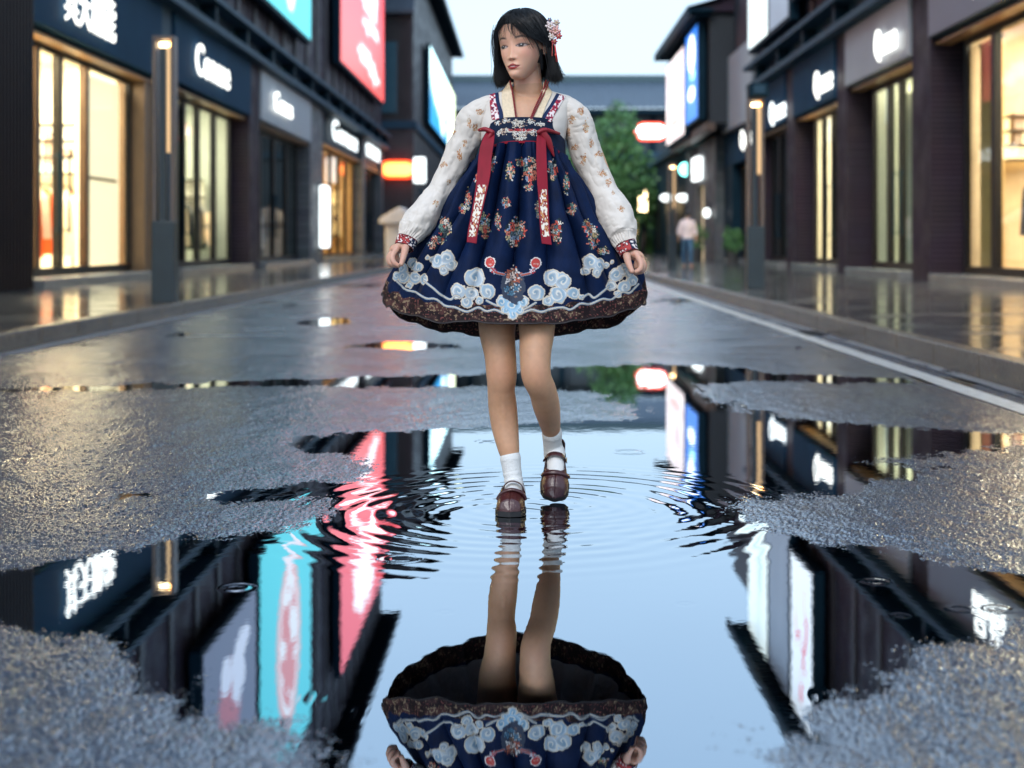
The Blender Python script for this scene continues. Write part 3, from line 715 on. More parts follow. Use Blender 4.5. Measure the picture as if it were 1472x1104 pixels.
board('tall red lit billboard with white brush lettering on the left block', -1, 7.7, 57.0, 74.5, 8.1, 16.6, fn_red, .8)
board('tall cyan lit billboard with a white and red oval emblem', -1, 7.7, 39.6, 49.2, 7.75, 15.6, fn_cyan, .6)
board('dim mauve billboard with a small red and white figure beside the cyan one', -1, 7.7, 32.6, 39.2, 8.5, 15, fn_mauve, .42)
board('wide blue, white and yellow lit billboard on the left corner house', -1, 6.15, 87.5, 118, 8.2, 13.2, fn_blue, 1.5)
board('pale pinkish billboard under the overhanging eave of the stone house', 1, 6.9, 59.0, 66.6, 5.3, 9.2, fn_pale, .8)
board('narrow deep blue lit billboard with white figure on the stone house', 1, 6.9, 54.4, 58.6, 5.6, 9.4, fn_bluew, 1.3)
board('white lit billboard with a faint grey figure on the right block', 1, 7.7, 43.4, 47.3, 7.15, 12.0, fn_white, .85)
board('plain grey billboard panel on the right block', 1, 7.7, 39.9, 43.3, 7.15, 12.0, fn_grey, .25)
board('white lit billboard with red ink drawing on the right block', 1, 7.7, 36.6, 39.7, 7.6, 12.0, fn_ink, .8)

# ------------------------------------------------------------------ lamp posts
def lamp(x, y, label, h=3.2, lit=1.0):
    g = thing('street_lamp', label, 'street lamp', (x, y, .15), 'square street lamps along the kerbs')
    MB().box(x-.135, x+.135, y-.12, y+.12, .15, 1.13).build('base', mat('lamp_steel', (.028,.042,.055), .35, .3, .25), g, bevel=.012)
    f = MB(); f.box(x-.13, x-.085, y-.1, y+.1, 1.131, h); f.box(x+.085, x+.13, y-.1, y+.1, 1.131, h); f.box(x-.13, x+.13, y-.1, y+.1, h+.001, h+.045)
    f.build('open_frame', mat('lamp_bronze', (.12,.095,.09), .35, .2, .25), g, bevel=.006)
    MB().box(x-.05, x+.02, y-.06, y+.06, 1.131, h-.09).build('inner_post', mat('lamp_steel', (.03,.045,.06), .35), g)
    MB().box(x+.040, x+.080, y-.07, y+.07, 1.95, h-.03).build('light_strip', mat('amber_strip', (.8,.55,.3), .4, 0, 0, emit=(1,.58,.25), estr=.32*lit), g)
    MB().box(x-.05, x+.08, y-.07, y+.07, h-.085, h-.03).build('lamp_head', warm_glow, g)
    return g
lamp(-4.33, 17.1, 'large square lamp post by the left kerb in front of the first shops', 3.3)
lamp(3.62, 22.4, 'dark square lamp post near the right kerb beside the shops', 3.1)
lamp(4.5, 43.6, 'small distant square lamp post next to the walking person', 3.25, 1.6)
g = thing('junction_box', 'dark box mounted on the right lamp post head', 'box', (3.6, 22.3, 3.15)); MB().box(3.50, 3.80, 22.18, 22.5, 3.155, 3.37).build('housing', steel, g, bevel=.01); MB().box(3.56, 3.74, 22.15, 22.178, 3.2, 3.33).build('cover', steelb, g)

# ------------------------------------------------------------------ kiosk, planters, lantern
g = thing('stone_kiosk', 'pale stone pillar box with peaked cap on the left pavement', 'kiosk', (-5.4, 62, .15))
wm = mat('pale_stone', (.80,.80,.80), .6, var=.2)
MB().box(-6.05, -4.75, 61.4, 62.6, .15, 1.7).build('shaft', wm, g, bevel=.05)
c = MB(); c.prism([(-6.3, 1.72), (-4.5, 1.72), (-4.55, 1.95), (-5.4, 2.45), (-6.25, 1.95)], 1, 61.1, 62.9); c.build('peaked_cap', wm, g, bevel=.04)

leafm = mat('leaf_green', (.10,.25,.08), .5, var=.5, vscale=.8)
leaf2 = mat('leaf_light_green', (.18,.37,.12), .5, var=.4, vscale=.8)
def foliage(name, c, rad, n_, size, m_, parent, s=0):
    r_ = np.random.default_rng(s)
    d = r_.normal(size=(n_, 3)); d /= np.linalg.norm(d, axis=1)[:, None]
    rr = r_.uniform(.45, 1.05, n_)**.6; k = 1+.35*vnoise(d[:, 0]*2.2, d[:, 1]*2.2, d[:, 2]*2.2, s=s)
    keep = vnoise(d[:, 0]*3.5+rr*3, d[:, 1]*3.5, d[:, 2]*3.5+7, s=s+3) > -.35
    P_ = (np.array(c)+d*rr[:, None]*k[:, None]*np.array(rad))[keep]
    a = r_.normal(size=(len(P_), 3)); a /= np.linalg.norm(a, axis=1)[:, None]; b_ = np.cross(a, r_.normal(size=(len(P_), 3))); b_ /= np.linalg.norm(b_, axis=1)[:, None]
    sz = size*r_.uniform(.5, 1.3, len(P_))[:, None]
    V = np.stack([P_-a*sz, P_+b_*sz*.45, P_+a*sz, P_-b_*sz*.45], 1).reshape(-1, 3)
    return np_mesh(name, V, np.arange(len(V)).reshape(-1, 4), m_, parent, False)
def tree(name, label, x, y, h, rad, n_, s, trunk_h=None, group=None):
    g = thing(name, label, 'tree', (x, y, 0), group)
    th = trunk_h or h*.35; bark = mat('bark', (.06,.045,.035), .8, var=.4, vscale=6, bump=.5)
    t = MB(); t.tube((x, y, 0), (x+.1, y, th), .22, .16); t.tube((x+.1, y, th*.98), (x-.1, y+.1, h*.8), .16, .05)
    r_ = random.Random(s)
    for k in range(9):
        z_ = th*.8+k*(h*.5)/9; a = r_.uniform(0, 6.28); t.tube((x, y, z_), (x+math.cos(a)*rad*.7, y+math.sin(a)*rad*.7, z_+h*.16), .07, .02, 8)
    t.build('trunk', bark, g, smooth=True)
    rs = random.Random(s+5); cz = (th*.8+h)/2; hz = (h-th*.8)/2
    for k in range(9):
        a = rs.uniform(0, 6.28); q = rs.uniform(.2, .62); dz = rs.uniform(-.62, .62)
        foliage('crown', (x+math.cos(a)*rad*q*(1-abs(dz)*.4), y+math.sin(a)*rad*q, cz+dz*hz), (rad*.52, rad*.52, hz*.42), n_//9, .16, leafm if k % 3 else leaf2, g, s*31+k)
    return g
tree('tree', 'full green tree in front of the hall, right of the young woman', 4.9, 85, 9.0, 3.1, 12000, 3, 2.2)
tree('tree', 'lower bushy tree between the full green tree and the amber windows', 7.9, 96, 6.0, 1.8, 5000, 4, 1.6)
g = thing('hedge', 'low clipped hedge at the end of the road below the amber windows', 'hedge', (8, 98, 0))
foliage('leaves', (8.3, 98, .75), (3.0, .8, .95), 5000, .13, leafm, g, 8); MB().box(5.4, 11.2, 97.6, 98.4, 0, .9).build('stems', mat('hedge_core', (.02,.04,.015), .8), g)
g = thing('hedge', 'dark hedge behind the woman across the far end of the road', 'hedge', (-1, 112, 0))
foliage('leaves', (-1, 112, .7), (7, .8, 1.0), 6000, .15, leafm, g, 9); MB().box(-8, 6, 111.6, 112.4, 0, .8).build('stems', mat('hedge_core', (.02,.04,.015), .8), g)
for k, (x, y, sc_, lb) in enumerate([(6.9, 57.4, 1.0, 'leafy pot plant against the grey stone wall'), (7.2, 49.2, .8, 'small pot plant beside the shop under the blank pale panel')]):
    g = thing('potted_plant', lb, 'plant', (x, y, .15)); MB().tube((x, y, .15), (x, y, .15+.55*sc_), .2*sc_, .28*sc_, 16).build('pot', mat('dark_pot', (.06,.06,.06), .5), g)
    foliage('leaves', (x, y, .15+1.0*sc_), (.42*sc_, .42*sc_, .5*sc_), 500, .09, leafm, g, 20+k)
g = thing('wall_lantern', 'small white globe lantern on the stone wall', 'lantern', (7.4, 57.6, 2.2)); MB().ball((7.35, 57.6, 2.1), .15, 16, (1, 1, 1.3)).build('globe', cool_glow, g, smooth=True); MB().box(7.35, 7.6, 57.57, 57.63, 2.4, 2.46).build('bracket', steel, g)
# door mats / drain covers
for k, (x, y, lb) in enumerate([(2.72, 13.5, 'iron drain grate in the right gutter')]):
    g = thing('drain_grate', lb, 'drain', (x, y, 0)); d = MB(); d.box(x-.10, x+.10, y-.3, y-.27, .0, .016); d.box(x-.10, x+.10, y+.27, y+.3, .0, .016)
    for q in range(9): d.box(x-.1, x+.1, y-.25+q*.058, y-.225+q*.058, 0, .015)
    d.build('grate', frame, g)

# ------------------------------------------------------------------ shop contents
def garment(m_, x, y, ztop, ln, w_, dpt=.07, s=-1):
    """hanging coat: shoulders, sleeves, folds; hangs across x"""
    nr, nc = 14, 22; V = []
    for i in range(nr):
        t = i/(nr-1); hw = w_*(.35+.65*min(1, t*6))*(1+.25*t)
        for j in range(nc):
            a = 2*math.pi*j/nc; fold = 1+.22*math.sin(a*6+x*9+y*7)*t
            V.append((x+math.cos(a)*hw*.5, y+math.sin(a)*dpt*fold*(1+.6*t), ztop-ln*t))
    return V, grid_faces(nr, nc, True)
def rack(label, s, X, y0, y1, cols, n_, lns, z=1.75, power=None):
    g = thing('clothes_rack', label, 'clothes rack', (s*X, (y0+y1)/2, .28)); f = MB(); x = s*X
    for y_ in (y0, y1):
        f.tube((x, y_, .28), (x, y_, z+.08), .02); f.tube((x-.3, y_, .30), (x+.3, y_, .30), .02)
    f.tube((x, y0, z+.08), (x, y1, z+.08), .018); f.build('frame', frame, g)
    for k in range(n_):
        y_ = y0+.12+(y1-y0-.24)*k/max(1, n_-1); c = cols[k % len(cols)]
        t = thing('garment', 'x', 'garment', (x, y_, z))
        V, Fc = garment(None, x, y_, z, lns[k % len(lns)], .5)
        o = np_mesh('cloth', V, Fc, mat('cloth_%02d%02d%02d' % tuple(int(99*v) for v in c), c, .8, var=.1), t); 
        h_ = MB(); h_.tube((x, y_, z), (x, y_, z+.08), .008, seg=6); h_.tube((x-.2, y_, z-.03), (x+.2, y_, z-.03), .008, seg=6); h_.build('hanger', frame, t)
        t['label'] = LBL(c, k, label); t['group'] = 'clothes hanging on shop racks'
CN = {(.75,.7,.6): 'cream', (.75,.12,.02): 'orange red', (.5,.5,.52): 'grey', (.03,.03,.035): 'black', (.6,.45,.3): 'tan', (.05,.07,.12): 'navy', (.85,.83,.8): 'white', (.35,.2,.5): 'lilac', (.55,.1,.15): 'crimson'}
_lb = {}
def LBL(c, k, where):
    w_ = where.split(' rack ')[-1] if ' rack ' in where else where
    nm = '%s garment hanging %s' % (CN.get(c, 'plain'), w_)
    q = _lb.get(nm, 0); _lb[nm] = q+1
    o = ['', 'second ', 'third ', 'fourth ', 'fifth ', 'sixth '][min(q, 5)]
    return (o+nm) if o else nm
rack('steel rack behind the nearest left shop window', -1, 9.1, 25.0, 28.6, [(.5,.5,.52),(.75,.7,.6),(.75,.12,.02),(.75,.7,.6),(.75,.12,.02),(.75,.7,.6)], 9, [1.1,1.0,1.3,.95,1.25], 1.9)
rack('short steel rack inside the nearest left shop door', -1, 10.6, 25.6, 28.6, [(.03,.03,.035),(.5,.5,.52),(.05,.07,.12)], 5, [.9,1.0,.85], 1.9)
rack('steel rack in the second left shop', -1, 9.0, 36.8, 39.2, [(.6,.45,.3),(.03,.03,.035),(.75,.7,.6),(.6,.45,.3)], 7, [1.1,1.2], 1.9)
rack('steel rack in the unlit left shop', -1, 8.9, 44.0, 47.5, [(.35,.2,.5),(.85,.83,.8),(.05,.07,.12)], 6, [1.2,1.0], 1.9)
rack('steel rack in the nearest right shop', 1, 9.1, 22.2, 25.4, [(.05,.07,.12),(.55,.1,.15),(.03,.03,.035),(.6,.45,.3)], 9, [1.1,1.3,1.0], 2.0)
rack('steel rack in the grey fascia shop on the right', 1, 9.6, 29.6, 31.8, [(.75,.12,.02),(.85,.83,.8),(.6,.45,.3)], 6, [1.1,1.2], 1.9)
def end_shelf(label, s, xa, xb, y, z0, z1, estr, col, wallm=None):
    """lit shelving against the far end wall of a shop, facing the camera end"""
    g = thing('lit_shelf', label, 'shelf', (s*(xa+xb)/2, y, z0))
    MB().box(s*xa, s*xb, y-.03, y, z0, z1).build('lit_back', mat('shelf_glow%g' % estr, (.9,.85,.7), .5, 0, .05, emit=col, estr=estr), g)
    f = MB(); k = z0
    while k <= z1+.01: f.box(s*xa, s*xb, y-.40, y-.032, k-.02, k+.02); k += (z1-z0)/3
    f.build('boards', frameb, g); b_ = MB(); r_ = random.Random(int(y*10)); x = xa+.1
    while x < xb-.3:
        for q in range(3):
            if r_.random() < .6: b_.box(s*x, s*(x+r_.uniform(.12, .25)), y-.32, y-.08, z0+q*(z1-z0)/3+.022, z0+q*(z1-z0)/3+.02+r_.uniform(.1, .32))
        x += .34
    b_.build('folded_goods', mat('folded_goods', (.4,.3,.25), .8, var=.6, vscale=3), g, bevel=.01)
# curtains / lit shelves
def curtain(label, s, X, y0, y1, z0, z1, m_):
    g = thing('curtain', label, 'curtain', (s*X, (y0+y1)/2, z0)); ny = 160; Yv = np.linspace(y0, y1, ny); V = []
    for z_ in np.linspace(z0, z1, 6): V.append(np.stack([s*X+.05*np.sin((Yv-y0)*2*np.pi/.28+.6*np.sin(Yv*3)), Yv, np.full(ny, z_)], 1))
    np_mesh('drape', np.concatenate(V), grid_faces(6, ny), m_, g); MB().tube((s*X, y0-.1, z1+.03), (s*X, y1+.1, z1+.03), .025).build('rail', frame, g)
cur = mat('cream_curtain', (.78,.68,.48), .8, var=.08); cur.node_tree.nodes['Principled BSDF'].inputs['Emission Color'].default_value = (1,.75,.4,1)
curg = mat('pale_curtain', (.62,.62,.52), .8, var=.08)
g = thing('glow_wall_panel', 'tall cream wall panel with added glow filling the right pane of the nearest left shop', 'wall panel', (-8.5, 27.8, .4))  # cream wall behind the glass; its light is put in as emission
MB().box(-8.40, -8.46, 26.75, 29.4, .45, 4.1).build('glowing_wall', mat('glowing_cream_wall', (.8,.7,.5), .6, 0, .05, 1.5, emit=(1,.80,.50), estr=.95), g); MB().box(-8.38, -8.399, 26.75, 29.2, 2.1, 2.16).build('seam', wood, g)
def shelf(label, s, X, y0, y1, z0, z1, estr=2.2, col=(1,.82,.5)):
    g = thing('lit_shelf', label, 'shelf', (s*X, (y0+y1)/2, z0)); x = s*X
    MB().box(x, x+s*.05, y0, y1, z0, z1).build('lit_back', mat('shelf_glow%g' % estr, (.9,.85,.7), .5, 0, .05, emit=col, estr=estr), g)
    f = MB(); k = z0
    while k <= z1+.01: f.box(x-s*.35, x-s*.002, y0, y1, k-.02, k+.02); k += (z1-z0)/3
    f.build('boards', frameb, g); b_ = MB(); r_ = random.Random(int(y0*10))
    for q in range(int((y1-y0)*3)):
        y_ = y0+.15+q*.33; 
        if y_ > y1-.3: break
        h_ = r_.uniform(.12, .3); b_.box(x-s*.28, x-s*.06, y_, y_+r_.uniform(.12, .22), z0+.022, z0+.02+h_)
    b_.build('folded_goods', mat('folded_goods', (.4,.3,.25), .8, var=.6, vscale=3), g, bevel=.01)
shelf('bright lit wall shelf at the back of the nearest left shop', -1, 12.9, 22.7, 29.2, 1.7, 3.3)
end_shelf('bright shelving on the end wall of the nearest left shop', -1, 8.9, 12.6, 29.5, 2.3, 3.3, 1.5, (1,.86,.6))
end_shelf('dim shelving on the end wall of the second left shop', -1, 8.9, 12, 39.5, 1.2, 2.6, .5, (1,.8,.5))
end_shelf('amber shelving on the end wall of the nearest right shop', 1, 8.9, 12.4, 26.5, 2.4, 3.2, 1.6, (1,.74,.35))
end_shelf('gold shelving on the end wall of the amber lit left shop', -1, 8.8, 12.4, 67.8, 1.2, 3.4, 1.0, (1,.6,.2))
shelf('lit wall shelf at the back of the nearest right shop', 1, 12.9, 17.6, 26.2, 1.9, 3.2, 1.6, (1,.72,.35))
shelf('lit shelf at the back of the amber lit left shop', -1, 12.6, 55.5, 67, 1.4, 3.3, 1.4, (1,.6,.2))
curtain('pale curtain behind the second left shop window', -1, 8.42, 31.9, 35.0, .35, 4.2, curg)
curtain('cream curtain behind the far panes of the curtained right shop', 1, 8.9, 35.8, 38.6, .35, 4.3, cur)
curtain('pale curtain in the grey fascia shop on the right', 1, 8.9, 31.9, 33.5, .35, 4.3, curg)
curtain('ochre curtain at the far side of the nearest right shop', 1, 8.45, 25.2, 26.4, .35, 4.5, mat('ochre_curtain', (.5,.33,.13), .8))
for nm, s, X, y, z, c in (('counter', 1, 10.5, 19.5, 1.1, (.3,.18,.1)), ('counter', -1, 10.6, 33.5, 1.1, (.5,.45,.38))):
    g = thing('sales_counter', 'wooden sales counter inside the %s' % ('nearest right shop' if s > 0 else 'second left shop'), 'counter', (s*X, y, .28))
    MB().box(s*X-.35, s*X+.35, y-1.2, y+1.2, .28, z).build('body', mat('counter%d' % s, c, .4), g, bevel=.02); MB().box(s*X-.4, s*X+.4, y-1.25, y+1.25, z+.002, z+.05).build('top', pale, g, bevel=.01)
area('nearest_shop_window_light', (-8.9, 24.6, 4.2), 1.0, 4.0, 260, (1,.7,.36), (0, R(-35), 0))
# ================================================================== the young woman
YC = 4.76
def catmull(P, n_):
    """smooth curve through rows of P (any width), n_ samples"""
    P = np.asarray(P, float); k = len(P); t = np.linspace(0, k-1, n_); i = np.clip(t.astype(int), 0, k-2); f = (t-i)[:, None]
    p0 = P[np.maximum(i-1, 0)]; p1 = P[i]; p2 = P[i+1]; p3 = P[np.minimum(i+2, k-1)]
    return .5*((2*p1)+(-p0+p2)*f+(2*p0-5*p1+4*p2-p3)*f*f+(-p0+3*p1-3*p2+p3)*f**3)

def loft(C_, A, B, n_=32, up=(0, -1, 0), cap=True, fn=None):
    """closed tube along centres C_ with half widths A (sideways) and B (towards 'up'). returns verts, quad faces"""
    C_ = np.asarray(C_, float); k = len(C_); T = np.gradient(C_, axis=0); T /= np.linalg.norm(T, axis=1)[:, None]
    upv = np.tile(np.array(up, float), (k, 1)); S = np.cross(T, upv); S /= np.linalg.norm(S, axis=1)[:, None]; U = np.cross(S, T)
    A = np.broadcast_to(A, k).astype(float); B = np.broadcast_to(B, k).astype(float)
    if cap:   # rounded ends
        q = 5; CC, AA, BB, SS, UU = [], [], [], [], []
        for e_, sgn in ((0, -1), (k-1, 1)):
            blk = []
            for j in range(q):
                a = (math.pi/2)*(q-j)/q if e_ == 0 else (math.pi/2)*(j+1)/q
                r_ = min(A[e_], B[e_]); blk.append((C_[e_]+sgn*T[e_]*r_*math.sin(a), A[e_]*max(.02, math.cos(a)), B[e_]*max(.02, math.cos(a)), S[e_], U[e_]))
            if e_ == 0: head = blk
            else: tail = blk
        C_ = np.concatenate([[h[0] for h in head], C_, [h[0] for h in tail]]); A = np.concatenate([[h[1] for h in head], A, [h[1] for h in tail]])
        B = np.concatenate([[h[2] for h in head], B, [h[2] for h in tail]]); S = np.concatenate([[h[3] for h in head], S, [h[3] for h in tail]]); U = np.concatenate([[h[4] for h in head], U, [h[4] for h in tail]])
        k = len(C_)
    th = np.linspace(0, 2*np.pi, n_, endpoint=False)
    V = C_[:, None]+(A[:, None]*np.cos(th))[..., None]*S[:, None]+(B[:, None]*np.sin(th))[..., None]*U[:, None]
    Fq = grid_faces(k, n_, True)
    V = V.reshape(-1, 3)
    if cap:
        V = np.concatenate([V, [C_[0]], [C_[-1]]]); a, b_ = len(V)-2, len(V)-1; j = np.arange(n_); j2 = (j+1) % n_
        Fq = np.concatenate([Fq, np.stack([np.full(n_, a), j2, j, j], 1), np.stack([np.full(n_, b_), (k-1)*n_+j, (k-1)*n_+j2, (k-1)*n_+j2], 1)])
    return V, Fq

class Soup:
    def __init__(s): s.V = []; s.F = []; s.n = 0
    def add(s, V, Fq): s.V.append(V); s.F.append(Fq+s.n); s.n += len(V)
    def chain(s, pts, rad, n_=24, m_=None, up=(0, -1, 0)):
        """pts (x,y,z), rad (a,b)"""
        P = np.concatenate([np.asarray(pts, float), np.asarray([(r_, r_) if np.isscalar(r_) else r_ for r_ in rad], float)], 1)
        Q = catmull(P, m_ or 10*len(pts)); s.add(*loft(Q[:, :3], Q[:, 3], Q[:, 4], n_, up))
    def get(s): return np.concatenate(s.V), np.concatenate(s.F)

def soup_faces(F_):  # drop repeated corner of fan triangles
    return [tuple(dict.fromkeys(f)) for f in F_.tolist()]

def remeshed(V, F_, vox, smooth_it=4):
    me = bpy.data.meshes.new('tmp'); me.from_pydata(V.tolist(), [], soup_faces(F_)); me.update()
    o = bpy.data.objects.new('tmp', me); COL.objects.link(o)
    md = o.modifiers.new('r', 'REMESH'); md.mode = 'VOXEL'; md.voxel_size = vox; md.adaptivity = 0
    if smooth_it:
        sm = o.modifiers.new('s', 'SMOOTH'); sm.factor = .5; sm.iterations = smooth_it
    dg = bpy.context.evaluated_depsgraph_get(); dg.update(); out = bpy.data.meshes.new_from_object(o.evaluated_get(dg))
    bpy.data.objects.remove(o); bpy.data.meshes.remove(me)
    return out

# ---------------- head (own frame: x to her left = viewer's right, y back, z up; face looks to -y)
HEADC = W(752, 67, 4.73)
YAW, ROLL, PITCH = R(-27), R(-3.0), R(4)
Rm = (Matrix.Rotation(YAW, 3, 'Z') @ Matrix.Rotation(PITCH, 3, 'X') @ Matrix.Rotation(ROLL, 3, 'Y'))
RH = np.array(Rm)
HS = np.array((1.07, 1.0, 1.0))
def to_world(p): return (np.asarray(p)*HS) @ RH.T + HEADC
def to_head(p): return ((np.asarray(p)-HEADC) @ RH)/HS
zk = np.array([-.112,-.108,-.100,-.088,-.070,-.050,-.030,-.010,.010,.030,.050,.070,.088,.102,.112,.117])
hw = np.array([.006, .018, .0235,.0325,.0435,.0540,.0608,.0655,.0680,.0700,.0715,.0705,.0630,.0480,.0290,.006])
fr_= np.array([.062, .077, .0835,.0850,.0850,.0850,.0850,.0840,.0840,.0885,.0900,.0860,.0730,.0520,.0270,.006])
bk = np.array([-.040,-.025,-.005,.020, .045, .065, .080, .090, .097, .100, .099, .092, .078, .056, .030, .006])
def head_grid(nz=150, nt=220):
    t = np.linspace(0, 1, nz); zi = -.112+.229*(.5-.5*np.cos(np.pi*t))
    a = np.interp(zi, zk, hw); f = np.interp(zi, zk, fr_); b_ = np.interp(zi, zk, bk)
    for arr in (a, f, b_):
        arr[:] = np.convolve(np.pad(arr, 4, mode='edge'), np.ones(9)/9, 'same')[4:-4]
    th = np.linspace(0, 2*np.pi, nt, endpoint=False)   # 0 = front
    s_, c_ = np.sin(th), np.cos(th)
    X_ = a[:, None]*np.sign(s_)*np.abs(s_)**.86
    mid = (-f+b_)/2; half = (f+b_)/2
    Y_ = mid[:, None]-half[:, None]*np.sign(c_)*np.abs(c_)**.93
    Z_ = np.repeat(zi[:, None], nt, 1)
    P = np.stack([X_, Y_, Z_], -1).reshape(-1, 3)
    x, y, z = P.T; front = np.clip((-y-.02)/.05, 0, 1)
    def g(cx, cz, sx, sz): return np.exp(-((x-cx)/sx)**2-((z-cz)/sz)**2)*front
    d = np.zeros_like(x)
    # nose: ridge, tip, wings
    rz = np.clip((z+.046)/.050, 0, 1)
    ridge = np.exp(-(x/(.0058+.0035*(1-rz)))**2)*front*np.where((z > -.050) & (z < .016), (.0028+.0080*(1-rz)), 0)*np.clip((z+.050)/.006, 0, 1)*np.clip((.016-z)/.012, 0, 1)
    d += ridge+g(0, -.0400, .0074, .0065)*.0048
    d += (g(.0125, -.0415, .0050, .0050)+g(-.0125, -.0415, .0048, .0045))*.0034
    d -= (g(.0065, -.0475, .0035, .0022)+g(-.0065, -.0475, .0030, .0020))*.0025
    # sockets, eyeballs, brow, cheeks
    for sg in (-1, 1):
        d -= g(sg*.031, -.001, .0175, .0105)*.0052
        d += g(sg*.0315, -.0025, .0130, .0075)*.0045
        d += g(sg*.0310, .0055, .0150, .0022)*.0010
        d += g(sg*.030, .018, .018, .006)*.0018
        d += g(sg*.040, -.030, .022, .020)*.0040
        d -= g(sg*.046, -.064, .014, .016)*.0010
    # mouth
    d += g(0, -.0700, .026, .015)*.0035
    d += g(0, -.0635, .0175, .0034)*.0032+g(0, -.0745, .0160, .0042)*.0040
    d -= g(0, -.0688, .0210, .0013)*.0042
    d -= g(0, -.0560, .0030, .0050)*.0012
    d -= g(0, -.0815, .018, .0035)*.0028
    d += g(0, -.0960, .0165, .0100)*.0050
    P[:, 1] -= d
    return P, grid_faces(nz, nt, True), nt, nz
HP, HF, nt, nz = head_grid()
HPw = to_world(HP)
HPw = np.concatenate([HPw, [HPw[:nt].mean(0)], [HPw[-nt:].mean(0)]]); j = np.arange(nt); j2 = (j+1) % nt
HF = np.concatenate([HF, np.stack([np.full(nt, len(HPw)-2), j2, j, j], 1), np.stack([np.full(nt, len(HPw)-1), (nz-1)*nt+j, (nz-1)*nt+j2, (nz-1)*nt+j2], 1)])

S = Soup(); S.add(HPw, HF)
# ears
for sg in (-1, 1):
    pts = [(sg*.0665,.012,-.030),(sg*.070,.010,-.015),(sg*.0735,.014,.004),(sg*.0745,.022,.014),(sg*.0745,.032,.008),(sg*.072,.030,-.010),(sg*.069,.018,-.028)]
    S.chain(to_world(pts), [.0045,.0045,.0045,.0045,.0045,.004,.004], 12, 50)
    S.chain(to_world([(sg*.066,.014,-.024),(sg*.069,.020,-.006),(sg*.069,.022,.006)]), [(.004,.010),(.004,.012),(.004,.009)], 14, 20)
# neck, torso
def w2(px, py, Y): return tuple(W(px, py, Y))
S.chain([w2(757,84,4.77),w2(758,104,4.762),w2(759,122,4.765),w2(759,134,4.775),w2(757,150,4.78)], [(.047,.053),(.046,.050),(.049,.050),(.062,.054),(.085,.05)], 32, 60)
S.chain([w2(757,150,4.79),w2(756,165,4.775),w2(754,190,4.765),w2(751,225,4.77),w2(750,265,4.78),w2(750,310,4.79),w2(752,345,4.79)],
        [(.120,.060),(.135,.082),(.135,.095),(.118,.085),(.110,.082),(.140,.095),(.150,.100)], 40, 90)
# collar bones / trapezius
for sx, sy in ((697,150),(823,152)):
    S.chain([w2(758,133,4.79),w2((758+sx)/2,146,4.785),w2(sx,sy+8,4.78)], [(.032,.040),(.028,.028),(.030,.030)], 20, 30)
# arms
S.chain([w2(698,160,4.78),w2(668,205,4.80),w2(642,258,4.80),w2(612,306,4.74),w2(583,350,4.66)], [.032,.035,.033,.030,(.021,.017)], 22, 60)
S.chain([w2(821,162,4.78),w2(846,208,4.80),w2(868,262,4.80),w2(887,310,4.74),w2(905,360,4.66)], [.032,.035,.033,.030,(.021,.017)], 22, 60)
# legs  (px, py, half width px, Y)
LEG1 = [(716,345,38,4.79),(716,400,34,4.76),(715,450,30,4.74),(715,480,27,4.72),(719,510,24,4.70),(721,540,23,4.69),(720.5,560,20.7,4.70),(722.5,584,21.5,4.72),(726,614,20.3,4.72),(731,644,16.5,4.70),(734.5,662,12.8,4.69),(737,678,9.5,4.685)]
LEG2 = [(780,345,38,4.80),(776,400,34,4.74),(772,450,29.5,4.68),(771.5,480,26.5,4.64),(769.5,510,23.8,4.61),(771,540,22.4,4.60),(780,562,21.0,4.64),(785.5,584,20.3,4.70),(790.5,608,16,4.77),(793.5,628,11.8,4.81),(794.5,644,9.5,4.84)]
for L_ in (LEG1, LEG2):
    S.chain([w2(a, b_, Y) for a, b_, h_, Y in L_], [(.95*h_*Y/F, h_*Y/F*1.04) for a, b_, h_, Y in L_], 36, 150)
for (kx, ky, Y) in ((720,536,4.69),(770,538,4.60)):   # knee caps
    c = W(kx, ky, Y-.020); S.chain([c+np.array((0,0,.022)), c, c-np.array((0,0,.022))], [.022,.030,.022], 20, 14)
for (a_, b_, c2_) in (((721,566,4.672),(727,612,4.690),(734,650,4.680)),((781,570,4.618),(787,602,4.70),(792,620,4.775))):   # shin ridge
    S.chain([w2(*a_), w2(*b_), w2(*c2_)], [.016, .016, .012], 16, 20)
# hands: palm and five bent fingers each, pinching the cloth
def hand(sg, wr, knuckles, fingers, thumb):
    kc = np.mean([w2(*k) for k in knuckles], 0); wv = np.array(w2(*wr))
    S.chain([wv, wv*.45+kc*.55, kc], [(.019,.021),(.017,.030),(.012,.033)], 22, 26, up=(sg*.25, -1, .1))
    S.chain([wv*.6+kc*.4, kc, kc*.45+np.array(w2(*fingers[1][-1]))*.55+np.array((0, .022, 0))], [.018, .017, .013], 20, 22)
    for k, fch in zip(knuckles, fingers):
        r0 = .0096; S.chain([w2(*k)]+[w2(*q) for q in fch], [r0, r0*.98, r0*.9, r0*.78][:len(fch)+1], 14, 26)
    S.chain([w2(*q) for q in thumb], [.013, .0115, .0100, .0082], 16, 26)
hand(-1, (583,350,4.66), [(570,358,4.620),(566.5,359.5,4.643),(564.5,361.5,4.666),(564,364,4.688)],
     [[(564,368,4.605),(566,377,4.598),(573,382,4.600)],[(560.5,368,4.632),(562,378,4.622),(570,382.5,4.618)],[(559,370,4.660),(561,379,4.652),(569,382,4.642)],[(560,371,4.685),(562,378,4.680),(568,381,4.668)]],
     [(583,355,4.635),(581.5,363,4.612),(579.5,371,4.598),(577,379.5,4.590)])
